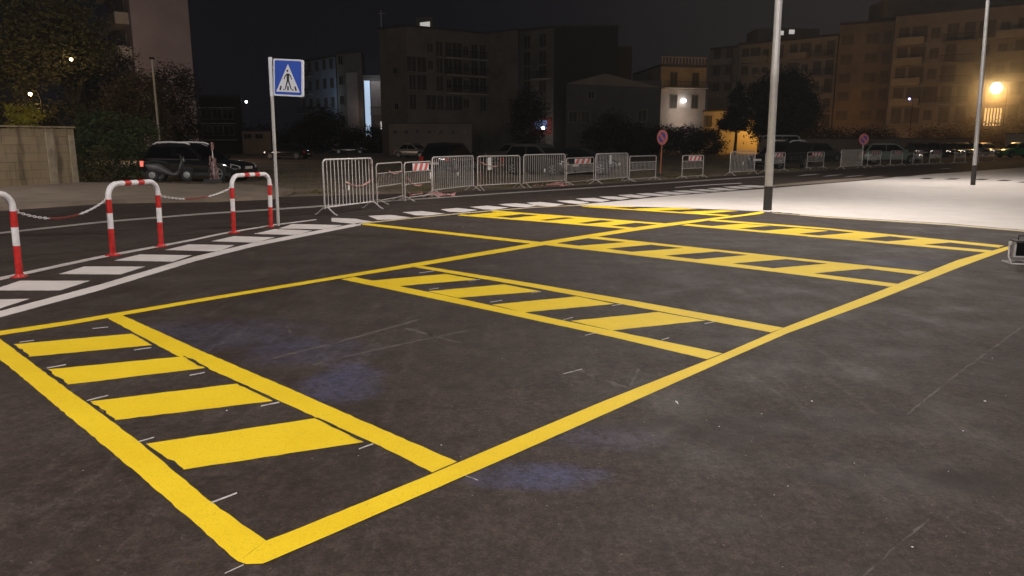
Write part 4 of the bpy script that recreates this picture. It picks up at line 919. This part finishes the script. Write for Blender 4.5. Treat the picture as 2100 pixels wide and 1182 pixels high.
def balcony(r, p0, p1, u0, u1, z, depth=1.1, slabm='slab', solid=False):
    o, d, a, L = face(r, p0, p1, None); x0, x1 = L * u0, L * u1
    m = MB(); m.box(x0, x1, -depth, -.003, z - .12, z); 
    b = m.build('balcony', M[slabm], r); b.location = (o.x, o.y, 0); b.rotation_euler = (0, 0, a)
    q = MB()
    if solid:
        q.box(x0, x1, -depth, -depth + .08, z + .003, z + .95); q.box(x0, x0 + .08, -depth + .083, -.006, z + .003, z + .95); q.box(x1 - .08, x1, -depth + .083, -.006, z + .003, z + .95)
    else:
        q.box(x0, x1, -depth, -depth + .05, z + .92, z + .98); n = max(3, int((x1 - x0) / .22))
        for i in range(n + 1):
            x = x0 + (x1 - x0 - .03) * i / n; q.box(x, x + .03, -depth + .005, -depth + .035, z + .003, z + .92)
    q.build('railing', M[slabm if solid else 'iron'], b)
def xy(px, Y): p = P(px, 291, Y); return (p.x, p.y)
def zt(px, py, Y): return P(px, py, Y).z

# tall tower at the left
f = [xy(247, 84), xy(292, 74), xy(408, 79), xy(372, 96)]
t = building('tower_block', 'tall tower block with a blank pinkish side wall behind the left trees', f, 26, 'f_tower')
windows(t, f[0], f[1], (.3, .72), [1.9 + 3.1 * k for k in range(8)], 1.1, 1.7, 'shutter')
for k in range(1, 8): balcony(t, f[0], f[1], .12, .92, .4 + 3.1 * k, 1.2, solid=True)
# small deck building
f = [xy(416, 104), xy(500, 104), xy(500, 116), xy(416, 116)]
t = building('office_building', 'low dark building with pale floor edges right of the tower block', f, zt(450, 200, 104), 'f_black')
for z in (1.9, 4.1, 6.2): balcony(t, f[0], f[1], .0, .85, z, .8)
windows(t, f[0], f[1], (.15, .4, .65), (3.1, 5.3), 1.4, 1.2)
# pinkish far wall
f = [xy(497, 98), xy(556, 98), xy(556, 98.4), xy(497, 98.4)]
t = building('garden_wall', 'low pinkish wall far off, left of the crossing sign post', f, 2.9, 'f_brown', cat='wall', parapet=.15)
windows(t, f[0], f[1], (.2, .6), (2.3,), .9, .5)
# bluish building
f = [xy(620, 138), xy(695, 128), xy(740, 138), xy(665, 150)]
t = building('apartment_building', 'dim bluish apartment building right of the crossing sign', f, zt(660, 122, 132), 'f_blue')
windows(t, f[0], f[1], (.12, .32, .52, .72, .9), [2 + 3.1 * k for k in range(1, 5)], 1.0, 1.5, 'shutter')
for k in range(1, 5): balcony(t, f[0], f[1], .05, .42, 3.1 * k + .4)
f = [xy(697, 124), xy(748, 121), xy(755, 136), xy(700, 138)]
t = building('apartment_building', 'narrow block with a pinkish plastered edge left of the lit white wall', f, zt(720, 112, 124), 'f_dark')
q = MB(); o, d_, a_, L_ = face(t, f[0], f[1], None); q.box(L_ * .38, L_ * .82, -.06, -.003, 0, zt(720, 150, 123)); pp = q.build('plaster_panel', M['f_pink'], t); pp.location = (o.x, o.y, 0); pp.rotation_euler = (0, 0, a_)
windows(t, f[0], f[1], (.18,), [2 + 3.1 * k for k in range(1, 5)], .9, 1.3)
# lit wall with stair light
f = [xy(749, 112), xy(797, 112), xy(797, 122), xy(749, 122)]
t = building('stair_building', 'pale wall lit by a tall white light strip between dark blocks', f, zt(770, 160, 112), 'f_grey')
q = MB(); o, d_, a_, L_ = face(t, f[0], f[1], None); q.box(L_ * .05, L_ * .28, -.05, -.003, 2.4, zt(770, 163, 112) - .2); pp = q.build('light_strip', M['e_strip'], t); pp.location = (o.x, o.y, 0)
q = MB(); q.box(L_ * .32, L_ * .98, -.12, -.003, 3.8, zt(770, 164, 112) - .2); pp = q.build('plaster_panel', M['f_pink'], t); pp.location = (o.x, o.y, 0)
q = MB(); q.box(L_ * .70, L_ * .92, -.4, -.13, 3.2, 4.5); pp = q.build('lit_panel', M['e_win'], t); pp.location = (o.x, o.y, 0)
balcony(t, f[0], f[1], .3, 1.0, 5.6, .9)
# big dark block
f = [xy(784, 104), xy(838, 101), xy(1000, 108), xy(1062, 104), xy(1062, 124), xy(800, 124)]
Hd = zt(900, 64, 105)
t = building('apartment_block', 'large unlit apartment block with rows of black windows in the centre', f, Hd, 'f_dark', parapet=.25)
windows(t, f[1], f[2], [.06 + .11 * k for k in range(9)], [zt(900, y, 105) for y in (103, 137, 173, 212)], .95, 1.9, 'shutter', skip=((0, 0), (2, 2)))
for y in (118, 153, 190): balcony(t, f[1], f[2], .45, .98, zt(900, y, 105) - .1, .8)
windows(t, f[0], f[1], (.6,), (zt(820, 147, 103), zt(820, 219, 103)), .7, .7)
q = MB(); c_ = P(873, 62, 107); q.box(c_.x - 1.2 - t.location.x, c_.x + 1.0 - t.location.x, 2.5, 5, Hd + .26, Hd + 2.0); q.build('rooftop_cabin', M['f_dark'], t)
q = MB(); q.prism([(c_.x - .7 - t.location.x, 2.42, Hd + .3), (c_.x + .65 - t.location.x, 2.42, Hd + .1), (c_.x + .65 - t.location.x, 2.42, Hd + 1.45), (c_.x - .7 - t.location.x, 2.42, Hd + 1.3)], (0, .06, 0)); q.build('lit_window', M['e_win'], t)
q = MB(); q.tube([(.3, .5, Hd), (.3, .5, Hd + 2.6)], .06, 6); q.tube([(-.1, .5, Hd + 2.2), (.8, .5, Hd + 2.2)], .04, 5); q.build('antenna', M['galv'], t)
# next block with red ground floor
f = [xy(1064, 112), xy(1134, 108), xy(1134, 122), xy(1064, 122)]
t = building('apartment_building', 'dark apartment building with a reddish shopfront lit by one white lamp', f, zt(1100, 62, 110), 'f_dark')
windows(t, f[0], f[1], (.25, .7), [zt(1100, y, 110) for y in (85, 120, 150, 180)], 1.2, 1.8, 'shutter')
balcony(t, f[0], f[1], .45, .95, zt(1100, 163, 110), 1.0)
q = MB(); o, d_, a_, L_ = face(t, f[0], f[1], None); q.box(L_ * .40, L_ * .98, -.2, -.003, 2.6, 5.0); pp = q.build('shopfront', M['f_red'], t); pp.location = (o.x, o.y, 0); pp.rotation_euler = (0, 0, a_)
q = MB(); q.box(L_ * .5, L_ * .85, -.26, -.21, 3.4, 4.6); p2 = q.build('lit_window', M['e_blwin'], t); p2.location = (o.x, o.y, 0); p2.rotation_euler = (0, 0, a_)
# black tower
f = [xy(1135, 104), xy(1262, 104), xy(1262, 122), xy(1135, 122)]
t = building('tower_block', 'nearly black windowless tower in the centre background', f, zt(1200, 55, 104), 'f_black', parapet=.2)
f = [xy(1262, 112), xy(1291, 112), xy(1291, 122), xy(1262, 122)]
t = building('tower_annex', 'lower black annex on the right side of the black tower', f, zt(1275, 97, 112), 'f_black', parapet=.2)
# gable house
f = [xy(1160, 98), xy(1352, 92), xy(1352, 103), xy(1160, 110)]
Hg = zt(1200, 172, 98) ; r = building('gable_house', 'low dark house with sloping roof in front of the black tower', f, Hg, 'f_grey', cornice=False)
lf = [(q[0] - f[0][0], q[1] - f[0][1]) for q in f]; q = MB(); rx = lf[1][0] * .42; ry = lf[1][1] * .42
q.add([(lf[0][0], lf[0][1] - .05, Hg), (rx, ry - .05, zt(1240, 152, 96)), (lf[1][0], lf[1][1] - .05, zt(1345, 180, 92)), (lf[3][0], lf[3][1], Hg), (rx, ry + 10, zt(1240, 152, 96)), (lf[2][0], lf[2][1], zt(1345, 180, 92))], [(0, 1, 2), (3, 5, 4), (0, 3, 4, 1), (1, 4, 5, 2), (0, 2, 5, 3)]); q.build('roof', M['f_brown'], r)
windows(r, f[0], f[1], (.08, .22, .82), (zt(1200, 240, 97), ), 1.1, 1.3, 'shutter'); windows(r, f[0], f[1], (.28,), (zt(1210, 196, 97),), .8, .8)
# low white building with square windows
f = [xy(798, 88), xy(968, 88), xy(968, 94), xy(798, 94)]
t = building('low_building', 'low pale building with a row of small square black windows', f, zt(880, 254, 88), 'f_dim', parapet=.1)
windows(t, f[0], f[1], [(x - 798) / 170 for x in (812, 834, 857, 881, 904, 929, 954)], (zt(880, 271, 88),), .42, .42)
# villa
f = [xy(1295, 138), xy(1350, 122), xy(1442, 124), xy(1442, 140)]
t = building('villa', 'villa with a balustrade roof, its cream lower wall lit by a wall lamp', f, zt(1400, 138, 123), 'f_tan')
windows(t, f[1], f[2], (.28, .76), (zt(1400, 163, 123), zt(1400, 209, 123)), 1.1, 2.0, 'shutter'); balcony(t, f[1], f[2], .02, .98, zt(1400, 181, 123), 1.2)
q = MB(); o, d_, a_, L_ = face(t, f[1], f[2], None)
for i in range(14): q.box(L_ * i / 14 + .1, L_ * i / 14 + .3, .05, .2, zt(1400, 137, 123) + .36, zt(1400, 131, 123) + .9)
q.box(0, L_, .0, .25, zt(1400, 131, 123) + .903, zt(1400, 131, 123) + 1.05); pp = q.build('balustrade', M['f_tan'], t); pp.location = (o.x, o.y, 0); pp.rotation_euler = (0, 0, a_)
q = MB(); q.box(0, L_, -.08, -.003, 1, zt(1400, 184, 123)); pp = q.build('plaster_panel', M['f_cream'], t); pp.location = (o.x, o.y, 0); pp.rotation_euler = (0, 0, a_)
windows(t, (f[1][0], f[1][1] - .09), (f[2][0], f[2][1] - .09), (.3, .76), (zt(1400, 209, 123),), 1.0, 1.9, 'shutter')
q = MB(); q.box(L_ * .5 - .3, L_ * .5 + .3, -.5, -.08, zt(1400, 208, 123) - .12, zt(1400, 208, 123) + .25); pp = q.build('wall_lamp', M['e_white'], t); pp.location = (o.x, o.y, 0); pp.rotation_euler = (0, 0, a_)
# yellow lit low building behind the conifer
f = [xy(1440, 112), xy(1578, 108), xy(1578, 118), xy(1440, 120)]
t = building('shop_building', 'low building lit deep yellow behind the black conifer', f, zt(1500, 228, 110), 'f_cream', parapet=.2)
windows(t, f[0], f[1], (.07, .11), (zt(1455, 248, 110),), .35, 1.4, 'shutter')
# right apartment row: three blocks stepping nearer towards the right
f = [xy(1447, 143), xy(1503, 139), xy(1503, 155), xy(1447, 158)]
t = building('apartment_block', 'balconied apartment block at the left end of the long brown row', f, zt(1475, 100, 141), 'f_tan')
windows(t, f[0], f[1], (.28, .72), [zt(1475, y, 141) for y in (112, 148, 183)], 1.2, 2.0, 'faded')
for y in (133, 167, 199): balcony(t, f[0], f[1], .03, .9, zt(1475, y, 141), 1.3, solid=True)
f = [xy(1504, 136), xy(1702, 124), xy(1712, 142), xy(1504, 152)]
Hm = zt(1600, 84, 130); t = building('apartment_block', 'brown apartment block with long balconies behind the big lamp post', f, Hm, 'f_tan')
windows(t, f[0], f[1], [.08, .19, .30, .44, .58, .70, .82, .94], [zt(1600, y, 130) for y in (106, 144, 180, 214, 250)], 1.1, 2.0, 'faded')
for y in (124, 161, 195, 231): balcony(t, f[0], f[1], .05, .33, zt(1600, y, 130), 1.2, 'f_tan', True); balcony(t, f[0], f[1], .55, .74, zt(1600, y, 130), 1.4, 'f_tan', True); balcony(t, f[0], f[1], .78, .98, zt(1600, y, 130), 1.4, 'f_tan', False)
q = MB(); q.box(4, 15, 2.5, 9, Hm + .36, Hm + 3.2); q.build('attic', M['f_brown'], t)
o, d_, a_, L_ = face(t, f[0], f[1], None)
for u in (.49, .60):
    q = MB(); c_ = Vector((o.x, o.y, 0)) + d_ * (L_ * u); q.box(-.45, .45, .0, .1, -.35, .35); pp = q.build('lit_window', M['e_attic'] if 'e_attic' in M else M['e_win'], t); pp.location = c_ + Vector((0, 2.35, Hm + 1.6))
f = [xy(1704, 121), xy(1812, 117), xy(1812, 134), xy(1712, 138)]
t = building('apartment_block', 'plain grey-brown block with small square windows right of the black trees', f, zt(1750, 48, 119), 'f_brown')
windows(t, f[0], f[1], (.16, .62), [zt(1750, y, 119) for y in (80, 121, 160, 197, 237)], 1.5, 1.3, 'faded')
windows(t, f[0], f[1], (.9,), [zt(1750, y, 119) for y in (80, 121, 160, 197, 237)], 1.0, 1.8, 'faded')
f = [xy(1813, 114), xy(2260, 98), xy(2260, 122), xy(1813, 134)]
Hr = zt(2000, 14, 106); t = building('apartment_block', 'long brown apartment block behind the bright orange street lamp', f, Hr, 'f_brown2')
windows(t, f[0], f[1], [.05, .13, .21, .29, .37, .45, .53, .61, .72, .85], [zt(2000, y, 106) for y in (58, 102, 146, 190, 234)], 1.2, 2.1, 'faded')
for y in (80, 124, 168, 212):
    for u0, u1 in ((.02, .16), (.25, .41), (.50, .64), (.8, .95)): balcony(t, f[0], f[1], u0, u1, zt(2000, y, 106), 1.3, 'f_tan', u0 in (.02, .5))
o, d_, a_, L_ = face(t, f[0], f[1], None)
q = MB()
for i in range(6): q.box(L_ * .485 + i * .36, L_ * .485 + i * .36 + .16, -.35, -.3, zt(2040, 258, 105), zt(2040, 222, 105))
pp = q.build('glowing_gate_bars', M['e_wbar'], t); pp.location = (o.x, o.y, 0); pp.rotation_euler = (0, 0, a_)  # bars given emission to imitate lamplight falling on them
q = MB(); q.box(.1, L_ - .1, 3, 9, Hr + .36, Hr + 3); q.build('attic', M['f_brown'], t)
# low wall far right
f = [xy(2062, 88), xy(2300, 86), xy(2300, 86.4), xy(2062, 88.4)]
building('garden_wall', 'pale low wall behind the green car at the right edge', f, 2.5, 'slab', cat='wall', parapet=.08)
f = [xy(1560, 80), xy(1990, 90), xy(1990, 90.3), xy(1560, 80.3)]
building('garden_wall', 'long dark wall behind the distant parked cars', f, 1.9, 'f_brown', cat='wall', parapet=.08)
for pr in WIN.values():
    for ch in list(pr.children): bpy.data.objects.remove(ch)
    bpy.data.objects.remove(pr)

# ------------------------------------------------------------------ small lit street lamps
def street_lamp(px, py, Y, em_, col, power, label, size=.22, arm=.8, soft=.3, rot=None):
    p = P(px, py, Y); r = thing('street_lamp', label, 'street lamp', (p.x + arm, Y, 0), 0, 'small lit street lamps far off')
    m = MB(); m.tube([(0, 0, 0), (0, 0, p.z * .93), (-.15, 0, p.z + .15), (-arm, 0, p.z + size + .1)], [.05, .035, .03, .025], 8); m.build('pole', M['iron'], r, smooth=True)
    m = MB(); m.lathe([(.05, 0), (size * .7, -.1), (size * .75, -.14)], (-arm, 0, p.z + size + .12), 'z', 14); m.build('lamp_hood', M['iron'], r)
    m = MB(); m.lathe([(size * .35, -size), (size * .8, -size * .6), (size, 0), (size * .8, size * .6), (size * .4, size)], (-arm, 0, p.z), 'z', 14); m.build('lamp_glass', M[em_], r, smooth=True)
    l = bpy.data.lights.new('street_lamp_light', 'POINT'); l.energy = power; l.color = col; l.shadow_soft_size = soft
    o = bpy.data.objects.new('street_lamp_light', l); COL.objects.link(o); o.location = (p.x, Y - .1, p.z - size - .2); return r
SOD = (1, .44, .09)
street_lamp(2043, 181, 92, 'e_sodium', SOD, 820, 'bright orange street lamp glowing beside the thin lamp post', .62, 1.4, .5)
street_lamp(62, 193, 38, 'e_warm', (1, .62, .15), 110, 'small warm lamp glowing behind the stone wall', .09, .5, .1)
street_lamp(146, 122, 40.5, 'e_warm', (1, .72, .45), 14, 'small white-orange lamp shining through the left trees', .085, .5, .1)
street_lamp(505, 209, 112, 'e_white', (.8, .9, 1), 60, 'lone small white lamp left of the crossing sign post', .17, .5)
street_lamp(1550, 236, 106.0, 'e_warm', (1, .50, .08), 1500, 'street lamp hidden among the black trees lighting the yellow wall', .15, .5)
street_lamp(1672, 242, 117, 'e_warm', (1, .42, .08), 200, 'small orange lamp low on the grey-brown block', .10, .3)
street_lamp(1865, 203, 100, 'e_blue', (.5, .5, 1), 40, 'small bluish lamp in front of the long brown block', .15, .5)
street_lamp(1113, 263, 104, 'e_white', (1, .9, .85), 160, 'white lamp low in front of the reddish shopfront', .26, .3)
street_lamp(1667, 290, 84, 'e_warm', (1, .6, .25), 60, 'tiny warm lamp low behind the black car', .12, .3)
street_lamp(268, 216, 60, 'e_warm', (1, .72, .55), 1500, 'warm lamp mostly hidden by the dark trees in front of the tower block', .10, .4)
# light of the villa and stair wall lamps, plus added fill points without fixtures
def pt(px, py, Y, col, pw, s=.2):
    l = bpy.data.lights.new('lamp_and_fill_light', 'POINT'); l.energy = pw; l.color = col; l.shadow_soft_size = s
    o = bpy.data.objects.new('lamp_and_fill_light', l); COL.objects.link(o); o.location = P(px, py, Y)
pt(1398, 214, 121, (1, .86, .78), 60); pt(1410, 250, 120, (1, .84, .72), 220)
pt(768, 150, 109.5, (.85, .92, 1), 160); pt(650, 200, 124, (.55, .75, 1), 170); pt(726, 230, 119, (1, .8, .7), 40)

# ------------------------------------------------------------------ haze
HAZE = True
if HAZE:
    m = MB(); m.box(-150, 170, -12, 165, -1.6, 40); o = m.build('haze', M['roof']); tag(o, 'thin night haze over the whole place', 'haze', kind='stuff')
    hm = bpy.data.materials.new('haze'); hm.use_nodes = True; t = hm.node_tree; t.nodes.clear()
    ou = t.nodes.new('ShaderNodeOutputMaterial'); pv_ = t.nodes.new('ShaderNodeVolumePrincipled'); pv_.inputs['Color'].default_value = (.9, .9, .9, 1); pv_.inputs['Density'].default_value = .0005; pv_.inputs['Anisotropy'].default_value = .45
    t.links.new(pv_.outputs[0], ou.inputs['Volume']); o.data.materials.clear(); o.data.materials.append(hm)

# mist ball added around the sodium lamp to imitate its lens glare
if HAZE:
    RM = 8.0; c_ = P(2043, 181, 92); m = MB(); m.lathe([(RM * math.sin(R(q)), RM * math.cos(R(q))) for q in range(3, 180, 6)], (0, 0, 0), 'z', 32)
    o = m.build('glare_mist', M['roof'], smooth=True, loc=(c_.x, 91.6, c_.z)); tag(o, 'added mist imitating lens glare around the bright orange street lamp', 'mist', kind='stuff')
    hm = bpy.data.materials.new('glare_mist'); hm.use_nodes = True; t = hm.node_tree; t.nodes.clear(); g = NB(hm)
    ou = t.nodes.new('ShaderNodeOutputMaterial'); pv_ = t.nodes.new('ShaderNodeVolumePrincipled'); pv_.inputs['Color'].default_value = (.9, .9, .9, 1); pv_.inputs['Anisotropy'].default_value = .2
    ln = g.n('ShaderNodeVectorMath', operation='LENGTH'); g.l.new(g.n('ShaderNodeTexCoord').outputs['Object'], ln.inputs[0])
    g.l.new(g.math('MULTIPLY', g.math('POWER', g.rng(ln.outputs['Value'], 0, RM, 1, 0, False), 1.6), .115), pv_.inputs['Density'])
    t.links.new(pv_.outputs[0], ou.inputs['Volume']); o.data.materials.clear(); o.data.materials.append(hm)
